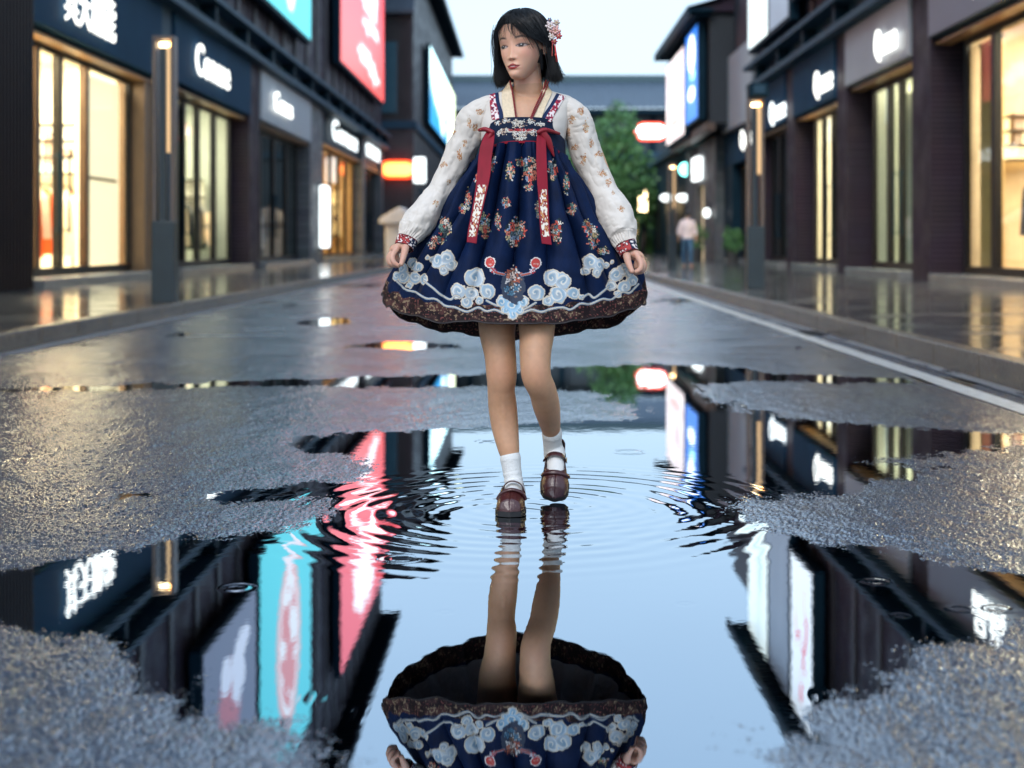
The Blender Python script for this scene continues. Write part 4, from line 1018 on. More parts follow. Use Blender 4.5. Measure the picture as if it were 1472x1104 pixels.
hand(1, (905,362,4.66), [(916,368,4.620),(919,369,4.643),(920.5,371,4.666),(920.5,374,4.688)],
     [[(921.5,378,4.605),(920,387,4.598),(912.5,391.5,4.600)],[(924.5,378,4.632),(923,388,4.622),(915,392.5,4.618)],[(926,380,4.660),(924,389,4.652),(916,392,4.642)],[(925,381,4.685),(923,388,4.680),(917,391,4.668)]],
     [(901,367,4.635),(902.5,375,4.612),(905,382.5,4.598),(908.5,390,4.590)])
V, F_ = S.get()
body_me = remeshed(V, F_, .0019, 5)
nv = len(body_me.vertices); co = np.empty(nv*3, np.float32); body_me.vertices.foreach_get('co', co); co = co.reshape(-1, 3).astype(float)
print('body verts', nv)
hp = to_head(co); x, y, z = hp.T
inhead = (np.abs(z) < .125) & (np.hypot(x, y) < .13)
# ---- pigments
skin = np.tile(np.array((.60, .335, .21)), (nv, 1))
legm_ = co[:, 2] < .9
skin[legm_] = (.58, .315, .185); skin[(np.abs(co[:, 0]+.03) > .26) & (co[:, 2] < .95)] = (.60, .33, .235)
skin *= (1+.05*fbm(co[:, 0]*30, co[:, 1]*30, co[:, 2]*30, oct=3)+.05*vnoise(co[:, 0]*110, co[:, 1]*110, co[:, 2]*110))[:, None]
def mixc(c, m_, col): m_ = np.clip(m_, 0, 1)[:, None]; return c*(1-m_)+np.array(col)*m_
face = inhead & (y < -.02)
fm_ = np.where(inhead, np.clip((-y+.0)/.04, 0, 1), 0)
skin = mixc(skin, np.where(inhead, .9, 0), (.74, .405, .275))
def gg(cx, cz, sx, sz, p=2): return np.where(face, np.exp(-np.abs((x-cx)/sx)**p-np.abs((z-cz)/sz)**p), 0)
for sg in (-1, 1):
    skin = mixc(skin, gg(sg*.046, -.028, .022, .018)*.40, (.72, .27, .21))         # blush
    skin = mixc(skin, gg(sg*.031, .004, .020, .010)*.35, (.48, .22, .16))          # eye shadow
    # brow: soft arch
    bz = .0228+.0035*(1-((sg*x-.034)/.018)**2)-.002*np.clip((sg*x-.04)/.01, 0, 1)
    skin = mixc(skin, np.where(face, np.exp(-((z-bz)/.0038)**2)*np.exp(-(np.abs(sg*x-.033)/.0185)**6), 0), (.03, .018, .015))
    # eye opening (almond), iris looking to the viewer's left, lids and lashes
    ex = (sg*x-.0315)/.0165; top = .0058*(1-ex**2)-.0005; bot = -.0048*(1-ex**2)-.0015+.0008*ex
    zz = z+.0022
    ins = face & (np.abs(ex) < 1) & (zz < top) & (zz > bot)
    skin[ins] = (.40, .31, .29)
    ir = np.hypot(x-(sg*.0315-.0022), zz-.0008)
    skin = np.where((ins & (ir < .0082))[:, None], np.array((.025, .013, .010)), skin)
    skin = np.where((ins & (np.hypot(x-(sg*.0315-.0015), zz-.0026) < .0012))[:, None], np.array((.8, .8, .8)), skin)
    lash = np.where(face & (np.abs(ex) < 1.18), np.exp(-((zz-np.where(np.abs(ex) < 1, top, -.0005+.0015*(np.abs(ex)-1)*6))/.0022)**2), 0)
    skin = mixc(skin, lash, (.02, .012, .012))
    skin = mixc(skin, np.where(face & (np.abs(ex) < 1), np.exp(-((zz-bot)/.0010)**2), 0)*.5, (.16, .07, .06))
    skin = mixc(skin, np.where(face & (np.abs(ex) < 1.05), np.exp(-((zz-top-.0042)/.0010)**2), 0)*.45, (.25, .12, .09))
    skin = mixc(skin, gg(sg*.0065, -.0478, .0028, .0018)*.8, (.10, .03, .025))
# lips
up_t = -.0610+.0016*np.cos(x*220)-np.clip(np.abs(x)-.004, 0, 1)*.30; lo_b = -.0790+(x/.0215)**2*.0105
lip = face & (np.abs(x) < .0215) & (z < np.where(np.abs(x) < .0215, up_t, -1)) & (z > lo_b)
skin[lip] = (.31, .030, .028)
skin = mixc(skin, np.where(lip, np.exp(-((z+.0765)/.003)**2-(x/.012)**2), 0)*.4, (.50, .07, .06))
skin = mixc(skin, np.where(face & (np.abs(x) < .0205), np.exp(-((z+.0688)/.0011)**2), 0)*.9, (.06, .012, .012))
skin = mixc(skin, np.where(face & (np.abs(x) < .0075), np.exp(-((z+.0692)/.0010)**2), 0)*.75, (.8, .74, .7))
# scalp pigment under the hair
scalp = inhead & ((z > .070-.35*np.maximum(0, np.abs(x)-.030)) | ((y > -.01) & (np.abs(x) < .064) & (z > -.06)))
skin[scalp] = (.006, .005, .006)
# knees, knuckles slightly redder
for (kx, ky, Y) in ((720,534,4.66),(770,536,4.57)):
    d = np.linalg.norm(co-W(kx, ky, Y), axis=1); skin = mixc(skin, np.exp(-(d/.035)**2)*.35, (.55, .22, .14))
a = body_me.color_attributes.new('pig', 'FLOAT_COLOR', 'POINT'); cc = np.ones((nv, 4), np.float32); cc[:, :3] = np.clip(skin, 0, 1); a.data.foreach_set('color', cc.ravel())
body_me.polygons.foreach_set('use_smooth', np.ones(len(body_me.polygons), bool)); body_me.materials.clear(); body_me.materials.append(vmat('skin', .52, sss=.45, bump=.08, bscale=500)); body_me.name = 'person'
person = bpy.data.objects.new('person', body_me); COL.objects.link(person)
tag(person, 'young woman in navy embroidered skirt and white blouse stepping through the puddle', 'person')

# ---------------- blouse torso with open neck
def ring_surface(rows, nth, nrow):
    """rows: (z, xc, yc, a, b_front, b_back)"""
    Q = catmull(rows, nrow); th = np.linspace(0, 2*np.pi, nth, endpoint=False); s_, c_ = np.sin(th), np.cos(th)
    X_ = Q[:, 1:2]+Q[:, 3:4]*np.sign(s_)*np.abs(s_)**.85
    Y_ = Q[:, 2:3]-np.where(c_ > 0, Q[:, 4:5], Q[:, 5:6])*np.sign(c_)*np.abs(c_)**.9
    return np.stack([X_, Y_, np.repeat(Q[:, 0:1], nth, 1)], -1), th
def zpx(py, Y=4.70): return HC-(py-HY)/F*Y
def xpx(px, Y=4.70): return (px-HX)/F*Y
white = np.array((.68, .60, .53))
def motif(c, P2, cx, cy, n_, sx, sy, seed, cols, r_=1.6):
    """a spray of embroidered petals: jittered stitch cells kept by density; P2 in flat pattern units"""
    R3 = 2.3; m0 = np.where((np.abs(P2[:, 0]-cx) < R3*sx+2) & (np.abs(P2[:, 1]-cy) < R3*sy+2))[0]
    if len(m0) == 0: return c
    cell = r_*.95; x, y = P2[m0, 0]/cell, P2[m0, 1]/cell; ix, iy = np.floor(x), np.floor(y); bd = np.full(len(x), 9.); bx = ix*0; by = iy*0; zz = ix*0+seed*.0
    for dx in (-1, 0, 1):
        for dy in (-1, 0, 1):
            gx_, gy_ = ix+dx, iy+dy; px = gx_+.5+.75*(_hash(gx_, gy_, zz, seed)-.5); py = gy_+.5+.75*(_hash(gx_, gy_, zz+1, seed)-.5)
            d = np.hypot((x-px)*1.15, y-py); s_ = d < bd; bd[s_] = d[s_]; bx[s_] = gx_[s_]; by[s_] = gy_[s_]
    dens = np.exp(-(((bx+.5)*cell-cx)/(sx*1.55))**2-(((by+.5)*cell-cy)/(sy*1.6))**2)*(.75+.5*vnoise(bx*.5, by*.5, s=seed))
    keep = (dens > .20+.22*_hash(bx, by, zz+2, seed)) & (bd < .58)
    pick = (_hash(bx, by, zz+3, seed)*len(cols)*.999).astype(int); k2 = _hash(np.floor(bx/3), np.floor(by/3), zz+4, seed); pick = np.where(k2 > .45, (k2*17).astype(int) % len(cols), pick)
    C3 = np.array(cols)[pick]*(1-.35*bd[:, None]); c[m0[keep]] = C3[keep]; return c
rows = [(zpx(119),xpx(759),4.775,.056,.050,.058),(zpx(126),xpx(759),4.775,.066,.055,.062),(zpx(131),xpx(759),4.775,.100,.062,.072),(zpx(136),xpx(759),4.78,.142,.066,.078),(zpx(145),xpx(758),4.78,.160,.078,.085),
        (zpx(160),xpx(756),4.775,.152,.094,.092),(zpx(180),xpx(753),4.77,.146,.108,.098),(zpx(215),xpx(751),4.77,.134,.100,.095),(zpx(260),xpx(750),4.78,.125,.095,.095)]
Pt, th = ring_surface(rows, 260, 150)
Vt = Pt.reshape(-1, 3); Vt[:, 1] += .002*vnoise(Vt[:, 0]*40, Vt[:, 1]*40, Vt[:, 2]*50)
Ft = grid_faces(150, 260, True); fc = Vt[Ft].mean(1)
pxf = HX+fc[:, 0]/fc[:, 1]*F; pyf = HY+(HC-fc[:, 2])/fc[:, 1]*F
vL = np.interp(pyf, [110, 124, 168, 185], [735, 736, 742.5, 745]); vR = np.interp(pyf, [110, 124, 145, 168, 185], [784, 781, 774, 765, 757])
cut = (fc[:, 1] < 4.775) & (pxf > vL) & (pxf < vR) & (pyf < 176)
Ft = Ft[~cut]
cb = np.tile(white, (len(Vt), 1))
blouse = np_mesh('blouse', Vt, Ft, vmat('blouse_cotton', .75, sheen=.15, bump=.25, bscale=900), person, True, colors=cb)
so_ = blouse.modifiers.new('thickness', 'SOLIDIFY'); so_.thickness = .0015
# sleeves: rows = centre px, centre py, half width px, Y, half depth m
def sleeve(rows, seed, cuffrows, cuff_dark_in):
    P = np.array([(*W(a, b_, Y), h_*Y/F, dp) for a, b_, h_, Y, dp in rows]); Q = catmull(P, 260); nth = 200
    C_ = Q[:, :3]; T = np.gradient(C_, axis=0); T /= np.linalg.norm(T, axis=1)[:, None]; up = np.tile((0, -1., 0), (260, 1)); Sx = np.cross(T, up); Sx /= np.linalg.norm(Sx, axis=1)[:, None]; U = np.cross(Sx, T)
    th = np.linspace(0, 2*np.pi, nth, endpoint=False); tt = np.linspace(0, 1, 260)
    X_, Tm = np.meshgrid(th, tt)
    fold = .5*np.abs(vnoise(np.cos(X_)*1.3+seed, np.sin(X_)*1.3, Tm*9+seed*.7, s=seed))+.35*vnoise(np.cos(X_)*2.2, np.sin(X_)*2.2+seed, Tm*17, s=seed+1)+.25*np.abs(vnoise(np.cos(X_)*3+Tm*3, np.sin(X_)*3, Tm*34, s=seed+4))
    gat = np.clip((Tm-.80)/.2, 0, 1)*.0028*np.sin(X_*26+2*vnoise(X_*3, Tm*4))+np.clip((.10-Tm)/.1, 0, 1)*.0015*np.sin(X_*22)
    disp = .0110*(fold-.35)*np.clip(Tm*6+.3, 0, 1)*np.clip((1.02-Tm)*6, .2, 1)+gat
    V = C_[:, None]+((Q[:, 3:4]+disp)*np.cos(X_))[..., None]*Sx[:, None]+((Q[:, 4:5]+disp)*np.sin(X_))[..., None]*U[:, None]
    V = V.reshape(-1, 3); c = np.tile(white, (len(V), 1)); c *= (1+.02*vnoise(V[:, 0]*60, V[:, 1]*60, V[:, 2]*60))[:, None]
    P2 = np.stack([HX+V[:, 0]/V[:, 1]*F, HY+(HC-V[:, 2])/V[:, 1]*F], 1)
    P2[V[:, 1] > C_.repeat(nth, 0)[:, 1]] += 3000
    oc = [(.50,.19,.05),(.58,.28,.10),(.38,.15,.06),(.55,.42,.28)]
    for (mx_, my_, n_, sx, sy) in ([(675,175,14,2,5),(661,221,26,2.5,6),(638,236,16,3,3),(683,183,12,3,3),(645,262,8,2,3),(652,190,8,2,3),(690,160,12,3,3),(626,292,10,3,3),(668,205,12,2,4)] if seed == 3 else [(835,160,18,3,4),(842,181,30,3.5,6),(838,229,34,3,6),(866,249,30,5,3),(815,190,14,3,4),(882,277,10,2,2),(861,222,16,4,3),(850,205,10,2,4),(826,212,10,3,3),(874,262,12,3,4),(822,172,12,3,4),(893,300,10,3,3)]):
        c = motif(c, P2, mx_, my_, n_, sx, sy, int(mx_), oc, 1.5)
    o = np_mesh('sleeve', V, grid_faces(260, nth, True), vmat('blouse_cotton'), blouse, True, colors=c)
    # cuff band
    P = np.array([(*W(a, b_, Y), h_*Y/F, dp) for a, b_, h_, Y, dp in cuffrows]); Q = catmull(P, 40); V, Fq = loft(Q[:, :3], Q[:, 3], Q[:, 4], 96, cap=False)
    k = len(Q); cc_ = np.tile((.16, .012, .018), (len(V), 1)).astype(float); aa = np.tile(np.linspace(0, 2*np.pi, 96, endpoint=False), k); rr = np.repeat(np.arange(k)/k, 96)
    q = vnoise(aa*6, rr*7, s=seed+8); cc_[q > .22] = (.75, .66, .62); cc_[(q < -.35)] = (.42, .05, .05)
    edge = (rr < .12) | (rr > .88); cc_[edge] = (.12, .01, .015)
    inn = (np.cos(aa)*cuff_dark_in > .35); cc_[inn & ~edge & (q < .22)] = (.012, .02, .05)
    cf = np_mesh('cuff', V, Fq, vmat('embroidered_band', .6, bump=.2, bscale=900, spec=.15), blouse, True, colors=cc_)
    m_ = cf.modifiers.new('thickness', 'SOLIDIFY'); m_.thickness = .003; m_.offset = 1
sleeve([(716,148,11,4.78,.050),(699,154,17,4.78,.058),(683,170,24,4.785,.066),(672,195,22.5,4.79,.064),(660,222,21,4.79,.062),(646,250,19.5,4.785,.060),(631,279,19,4.765,.062),(615,301,21,4.735,.066),(603,318,23.5,4.71,.064),(594,331,21.5,4.69,.054),(588,340,16.5,4.675,.037),(585.5,345,14.5,4.667,.030)],
       3, [(586,343,15.6,4.665,.031),(583,350,15.0,4.658,.030),(580.5,356,14.2,4.65,.028)], -1)
sleeve([(800,149,11,4.78,.050),(818,156,17,4.78,.058),(828,172,23,4.785,.066),(835,195,22.5,4.79,.064),(844,225,22.5,4.79,.062),(857,254,21.5,4.785,.060),(871,283,23,4.765,.062),(882,305,26,4.735,.066),(889,324,26,4.71,.064),(895,340,21,4.69,.054),(898,348,17,4.675,.036),(899.5,353,15,4.667,.030)],
       4, [(898.5,351,16.0,4.665,.031),(902,358,15.0,4.658,.030),(905,365,13.8,4.65,.028)], -1)

# ---------------- bands laid on the chest: helper to drop pixel traced strips on the torso front
def chest_y(px, py, lift):
    z_ = zpx(py); Q = catmull(rows, 300); o_ = np.argsort(Q[:, 0]); a = np.interp(z_, Q[o_, 0], Q[o_, 3]); b_ = np.interp(z_, Q[o_, 0], Q[o_, 4]); xc = np.interp(z_, Q[o_, 0], Q[o_, 1]); yc = np.interp(z_, Q[o_, 0], Q[o_, 2])
    u = np.clip(np.abs(xpx(px)-xc)/a, 0, .995); s_ = u**(1/.85); cth = np.sqrt(1-s_**2); return yc-b_*cth**.9-lift
def strip_on(name, Ledge, Redge, lift, paint, mt, n_=60, k_=16, ys=None, parent=None, thick=.002):
    L_ = catmull(np.array(Ledge, float), n_); R_ = catmull(np.array(Redge, float), n_); V = []; UV = []
    for i in range(n_):
        for j_ in range(k_):
            t = j_/(k_-1); p_ = L_[i]*(1-t)+R_[i]*t
            if ys is None: Y = float(chest_y(p_[0], p_[1], lift))
            else: Y = p_[2]
            V.append(W(p_[0], p_[1], Y)); UV.append((t, i/(n_-1), p_[0], p_[1]))
    UV = np.array(UV); o = np_mesh(name, V, grid_faces(n_, k_), mt, parent or person, True, colors=paint(UV))
    m_ = o.modifiers.new('thickness', 'SOLIDIFY'); m_.thickness = thick; m_.offset = 0; return o
def p_collar(UV): c = np.tile((.70, .54, .36), (len(UV), 1)).astype(float); c *= (1+.12*vnoise(UV[:, 2]*.6, UV[:, 3]*.6))[:, None]; return c
emb = vmat('embroidered_band')
def p_strap(side):
    def f(UV):
        t = UV[:, 0] if side < 0 else 1-UV[:, 0]; c = np.tile((.010, .022, .07), (len(UV), 1)).astype(float)
        red = t < .62; c[red] = (.40, .025, .05); q = vnoise(UV[:, 2]*.55, UV[:, 3]*.42, s=int(5+side)); c[red & (q > .12)] = (.78, .68, .66); c[red & (q < -.45)] = (.10, .02, .06); return c
    return f
collar = strip_on('collar', [(732,117),(727,124),(721.5,134),(722,150),(724,168),(725,176)], [(738,119),(735.5,124),(736.5,138),(738.5,150),(742.5,168),(744,176)], .006, p_collar, vmat('silk_collar', .5), parent=blouse)
strip_on('collar', [(781,118),(780,128),(775,146),(765,168),(762,176)], [(786,116),(790,127),(793,134),(785,152),(779,169),(776,177)], .006, p_collar, vmat('silk_collar'), parent=blouse)

# ---------------- skirt
def wave(th, z_): return vnoise(np.cos(th)*2.3+z_, np.sin(th)*2.3, z_*.7, s=31)
NT, NR = 1500, 420
tw = np.array([0,.05,.13,.24,.38,.47,.605,.763,.895,1.]); ww = np.array([.150,.156,.184,.214,.246,.283,.332,.388,.426,.444])
th = np.linspace(0, 2*np.pi, NT, endpoint=False); TT = np.linspace(0, 1, NR); s_, c_ = np.sin(th), np.cos(th)    # th 0 = front
Z0 = zpx(204, 4.66)-.060*np.abs(s_)**3.0-.0*c_
aw = np.where(c_ > 0, np.abs(c_)**.80, np.abs(c_)**1.05)
ZH = np.where(c_ > 0, .695+(.600-.695)*aw, .695+(.520-.695)*aw)+.006*np.sin(th*7+1)*(c_ < .3)+.0030*np.sin(th*13)+.009*vnoise(s_*5, c_*5, s=88)+.003*vnoise(s_*14, c_*14, s=89)
wA = np.interp(TT, tw, ww); wA = np.convolve(np.pad(wA, 12, mode='edge'), np.ones(25)/25, 'same')[12:-12]
bF = np.interp(TT, [0,.15,.5,.8,1], [.112,.130,.175,.215,.240]); bB = np.interp(TT, [0,.15,.5,.8,1], [.105,.120,.18,.235,.275])
XC = np.interp(TT, [0,.5,1], [xpx(750.5,4.76), xpx(748,4.76), xpx(740,4.76)])
TH, TM = np.meshgrid(th, TT); SS, CC = np.sin(TH), np.cos(TH)
Xb = XC[:, None]+wA[:, None]*np.sign(SS)*np.abs(SS)**(.88+.14*TM)
Yb = 4.768-np.where(CC > 0, bF[:, None], bB[:, None])*np.sign(CC)*np.abs(CC)**(.92+.62*TM**2)
Zb = Z0[None]+(ZH-Z0)[None]*TM
Zb += .018*np.sin(np.pi*TM)*np.abs(SS)**4*0
# pleats
ph = 21*TH+1.1*vnoise(np.cos(TH)*3, np.sin(TH)*3, TM*1.2, s=2)+.8*vnoise(np.cos(TH)*6, np.sin(TH)*6, TM*.8, s=12)
pl = np.sin(ph); pl = 1-2*np.abs(np.sin(ph/2))**.55*1.0; pl = -pl
amp = (.0060+.0300*np.sin(np.pi*np.clip(TM*.92+.10, 0, 1))**.9)*(1-.30*np.clip((TM-.72)/.28, 0, 1))*(.65+.5*(vnoise(np.cos(TH)*2.5, np.sin(TH)*2.5, TM*2, s=17)+.5))
fine = .0016*np.sin(TH*61+2*vnoise(TH*3, TM*3))*np.clip(1-TM*2.2, 0, 1)+.0022*fbm(np.cos(TH)*9, np.sin(TH)*9, TM*7, oct=3, s=44)
dsp = pl*amp+fine
nx_, ny_ = SS/np.maximum(.05, np.hypot(SS, CC*1.6)), -CC*1.6/np.maximum(.05, np.hypot(SS, CC*1.6))
V = np.stack([Xb+nx_*dsp, Yb+ny_*dsp, Zb], -1).reshape(-1, 3)
# flat pattern co-ordinates: front seen square on, mirrored round the back
U2 = np.stack([HX+((Xb+nx_*dsp)/4.60)*F, HY+(HC-Zb)/4.60*F], -1).reshape(-1, 2)
U2[:, 0] = np.where(np.repeat(TM.ravel(), 1) >= 0, U2[:, 0], 0)
tm = TM.ravel(); u, v = U2.T
navyc = np.array((.0020, .0095, .040))
c = np.tile(navyc, (len(V), 1)); c *= (1+.25*fbm(u*.08, v*.05, oct=3, s=3))[:, None]; c *= (1+.18*(_hash(np.floor(u*1.3), np.floor(v*1.3), u*0)-.5))[:, None]
fl = [(.62,.10,.07),(.75,.40,.28),(.80,.72,.62),(.15,.24,.20),(.28,.36,.48),(.60,.18,.12),(.55,.42,.22),(.10,.14,.16)]
for (mx_, my_, n_, sx, sy, r_) in [(688,262,60,4,11,2.1),(706,232,40,4,9,2.0),(733,247,46,5,8,2.1),(747,232,22,4,4,1.8),(762,232,36,6,5,2.2),(763,248,70,7,9,2.4),(760,268,20,4,4,1.8),(794,243,54,5,10,2.2),
      (638,325,70,7,9,2.3),(631,344,26,7,4,2.0),(696,325,46,6,11,2.1),(716,318,20,3,8,1.8),(741,335,90,9,12,2.2),(800,332,56,6,11,2.1),(853,340,60,6,10,2.3),(845,325,26,5,6,2.0),(665,300,16,5,5,1.6),(822,300,18,5,6,1.6),(815,262,30,3,10,1.9),(672,285,20,3,9,1.8),(728,292,9,4,5,1.3),(775,300,14,4,8,1.6),(868,360,16,6,4,1.7),(620,352,12,5,4,1.6)]:
    dk = np.exp(-((u-mx_)/(sx*1.5))**2-((v-my_)/(sy*1.6))**2)+.25*vnoise(u*.25, v*.2, s=int(my_)) > .42; c[dk] = (.012, .022, .030); c = motif(c, U2, mx_, my_, n_, sx, sy, int(mx_*3+my_), fl, r_)
emb_h = np.zeros(len(V))
def cloud(circ, seed=0, lw=1.5, fill=((.52,.58,.64),(.16,.32,.45))):
    """scroll cloud: lobes with cream rim, pale blue body and a curl in each lobe"""
    global c, emb_h
    D = np.full(len(V), 1e9); who = np.zeros(len(V), int)
    wob = 1.5*vnoise(u*.14, v*.14, s=seed+50)+.8*vnoise(u*.4, v*.4, s=seed+51); wu = u+2.6*vnoise(u*.09, v*.09, s=seed+60); wv = v+2.6*vnoise(u*.09, v*.09, s=seed+61)
    for i_, (cx, cy, r_, *_) in enumerate(circ):
        d = np.hypot(u-cx, (v-cy)*1.06)-r_+wob
        sel = d < D; D[sel] = d[sel]; who[sel] = i_
    for i_, (cx, cy, r_, *k_) in enumerate(circ):
        sel = (who == i_) & (D < 0); dx, dy = wu[sel]-cx, wv[sel]-cy; rr = np.hypot(dx, dy); an = np.arctan2(dy, dx*(k_[0] if k_ else 1))
        sp = np.sin(rr*(2*np.pi/(r_*.62))-an+i_)      # spiral line
        base_ = np.array(fill[0])[None]*np.clip(.55+.5*rr/r_, 0, 1)[:, None]+np.array((.16, .16, .14))*(sp > .2)[:, None]
        mixb = np.clip(.5+.5*np.sin(rr*.55+i_), 0, 1)[:, None]; col = base_*(1-mixb*.55)+np.array(fill[1])*mixb*.55
        col[(sp > .82)] = (.72, .66, .58)
        rim = D[sel] > -lw; col[rim] = (.66, .56, .44); rim2 = (D[sel] > -lw-.9) & ~rim; col[rim2] = (.42, .46, .50)
        c[sel] = col
    emb_h = np.maximum(emb_h, np.clip(-D/2.0, 0, 1))
def cord(pts, wd=1.5, col=(.56,.49,.40), under=None):
    global c, emb_h
    Q = catmull(np.array(pts, float), 30*len(pts)); lo = Q.min(0)-6; hi = Q.max(0)+6
    sel = np.where((u > lo[0]) & (u < hi[0]) & (v > lo[1]) & (v < hi[1]))[0]; d = np.full(len(sel), 1e9)
    for q in Q: d = np.minimum(d, np.hypot(u[sel]-q[0], v[sel]-q[1]))
    wd = wd*.75; c[sel[d < wd+.8]] = (.22, .30, .40); c[sel[d < wd]] = col; emb_h[sel[d < wd]] = 1
# hem band of dark brown brocade
hb = .900+.006*np.sin(th*23)+.004*np.sin(th*41)
band = tm > np.repeat(hb[None], NR, 0).ravel()
q1 = fbm(u*.12, v*.14, oct=3, s=71); q2 = vnoise(u*.5, v*.5, s=72)
bc = np.tile((.018, .010, .011), (len(V), 1)).astype(float); bc = mixc(bc, np.clip(q1*1.4, 0, 1)*.7, (.11, .045, .04)); bc = mixc(bc, ((q1 > .15) & (q2 > .35))*.8, (.30, .21, .13)); bc = mixc(bc, ((q1 < -.2) & (q2 > .5))*.7, (.25, .08, .07)); 
c[band] = bc[band]
c[tm > .992] = (.02, .014, .014)
# vertical co-ordinates of the motifs shift with the hem: measure them from the band edge as in the photograph
cloud([(683,399,15,1),(660,418,12,-1),(678,421,11,1),(701,418,12,1),(672,434,9,1),(690,431,7,-1)], 1)
cloud([(793,399,13,1),(808,404,13,-1),(771,420,12,1),(802,423,13,1),(788,432,8,1),(824,421,10,-1),(835,426,5,1)], 2)
cloud([(629,375,11,1),(642,371,12,-1),(648,381,9,1),(638,389,7,1),(613,371,4.5,1),(619,374,5,1)], 3)
cloud([(848,377,12,-1),(862,381,10,1),(842,389,8,1),(858,391,8,-1),(872,382,6,1),(882,377,3.5,1)], 4)
cloud([(590,380,9,1),(599,384,8,1),(575,386,8,1),(576,400,10,-1),(595,400,9,1),(608,401,8,-1),(565,398,7,1),(586,411,6,1)], 5)
cloud([(887,396,11,-1),(898,389,10,1),(880,411,9,1),(899,413,10,-1),(912,405,9,1),(908,394,7,1),(890,424,6,1)], 6)
cord([(608,404),(622,414),(634,424),(648,430),(655,424),(662,426)], 1.3); cord([(566,406),(580,417),(596,421),(612,429),(626,430),(640,439),(655,441),(672,447),(688,441),(700,446),(712,444),(724,449)], 1.2); cord([(700,431),(712,437),(722,439)], 1.2)
cord([(836,428),(846,423),(854,428),(866,420),(876,412)], 1.3); cord([(770,434),(760,440),(752,444)], 1.2); cord([(750,449),(764,444),(778,447),(792,443),(808,441),(820,444),(834,436),(848,437),(866,430),(880,431),(896,421),(908,422),(922,410)], 1.2)
cloud([(737,438,14,1),(722,432,9,-1),(752,432,9,1),(737,450,8,1),(728,445,7,1),(746,445,7,-1)], 7, 1.6, ((.40,.58,.72),(.08,.26,.42)))
# pot of blossom in the middle of the hem and two lotus buds
e_ = ((u-738)/17)**2+((v-411)/25)**2; sel = e_ < 1+.25*vnoise(u*.3, v*.3, s=5)
c[sel] = (.05, .06, .09); c = motif(c, U2, 738, 398, 120, 8, 8, 91, [(.45,.12,.07),(.75,.62,.55),(.60,.22,.14),(.28,.15,.10),(.80,.74,.70)], 2.6)
c = motif(c, U2, 738, 417, 90, 8, 7, 92, [(.04,.06,.09),(.40,.52,.62),(.65,.6,.55),(.10,.22,.32),(.25,.16,.12)], 2.4)
for bx, by, tip in ((705,377,1),(770,378,-1)):
    sel = np.hypot((u-bx)/8.0, (v-by)/8.5) < 1.0+.12*vnoise(u*.6, v*.6); c[sel] = (.78, .70, .66); sel = np.hypot((u-bx)/6.4, (v-by)/7) < 1; c[sel] = (.58, .07, .06)
    c = motif(c, U2, bx, by, 16, 2.5, 2.5, int(bx), [(.80,.42,.36),(.62,.10,.08)], 1.6); cord([(bx+tip*2, by+8), (bx+tip*8, by+14), (bx+tip*20, by+17)], 1.7, (.42,.10,.07))
    c = motif(c, U2, bx+tip*5, by+12, 14, 3, 2.5, int(bx)+1, [(.5,.05,.06),(.78,.74,.8)], 1.8)
V2 = V.reshape(NR, NT, 3); n0 = np.stack([nx_, ny_, np.zeros_like(nx_)], -1); V2 = V2+n0*(emb_h.reshape(NR, NT)*.0012)[..., None]
fab = vmat('skirt_brocade', .62, bump=.3, bscale=1100, spec=.12)
skirt = np_mesh('skirt', V2.reshape(-1, 3), grid_faces(NR, NT, True), fab, person, True, colors=np.clip(c, 0, 1))
# lining just inside, slightly longer at the back
TL = np.linspace(.15, .90, 60); idx = (TL*(NR-1)).astype(int); Vl = V2[idx][:, ::5].copy(); nn = n0[idx][:, ::5]; Vl = Vl-nn*.020
lining = np_mesh('lining', Vl.reshape(-1, 3), grid_faces(60, Vl.shape[1], True), mat('dark_lining', (.42,.40,.40), .7, var=.3, vscale=30, bump=.3, bscale=60), skirt, True)
# thick rolled hem
hem = V2[-1][::5]; Hh = MB(); hv, hf = loft(np.concatenate([hem, hem[:1]]), .0018, .0022, 8, up=(0, 0, 1), cap=False)
np_mesh('hem_roll', hv, hf, mat('hem_dark', (.025,.016,.016), .6), skirt, True)

# ---------------- chest band
NT2, NR2 = 700, 90
th = np.linspace(0, 2*np.pi, NT2, endpoint=False); T2 = np.linspace(0, 1, NR2); TH, TM = np.meshgrid(th, T2); SS, CC = np.sin(TH), np.cos(TH)
Zt = zpx(168, 4.65)-.062*np.abs(SS)**4-.01*(CC < 0); Zl = zpx(206, 4.66)-.060*np.abs(SS)**3
Zc = Zt+(Zl-Zt)*TM; A2 = .139+.010*TM; XCc = xpx(752, 4.74)+(xpx(750.5, 4.76)-xpx(752, 4.74))*TM
Xc = XCc+A2*np.sign(SS)*np.abs(SS)**.88; Yc = 4.768-np.where(CC > 0, .114+.002*TM, .108)*np.sign(CC)*np.abs(CC)**.93
Vc = np.stack([Xc, Yc, Zc], -1).reshape(-1, 3); uu = HX+Vc[:, 0]/4.655*F; vv = HY+(HC-Vc[:, 2])/4.655*F
cbn = np.tile((.006, .014, .038), (len(Vc), 1)).astype(float)*(1+.2*vnoise(uu*.5, vv*.5))[:, None]; U3 = np.stack([uu, vv], 1); frt = (CC.ravel() > 0)
U3[~frt] += 5000; wc = [(.80,.76,.68),(.72,.62,.50),(.80,.78,.74),(.45,.30,.22)]
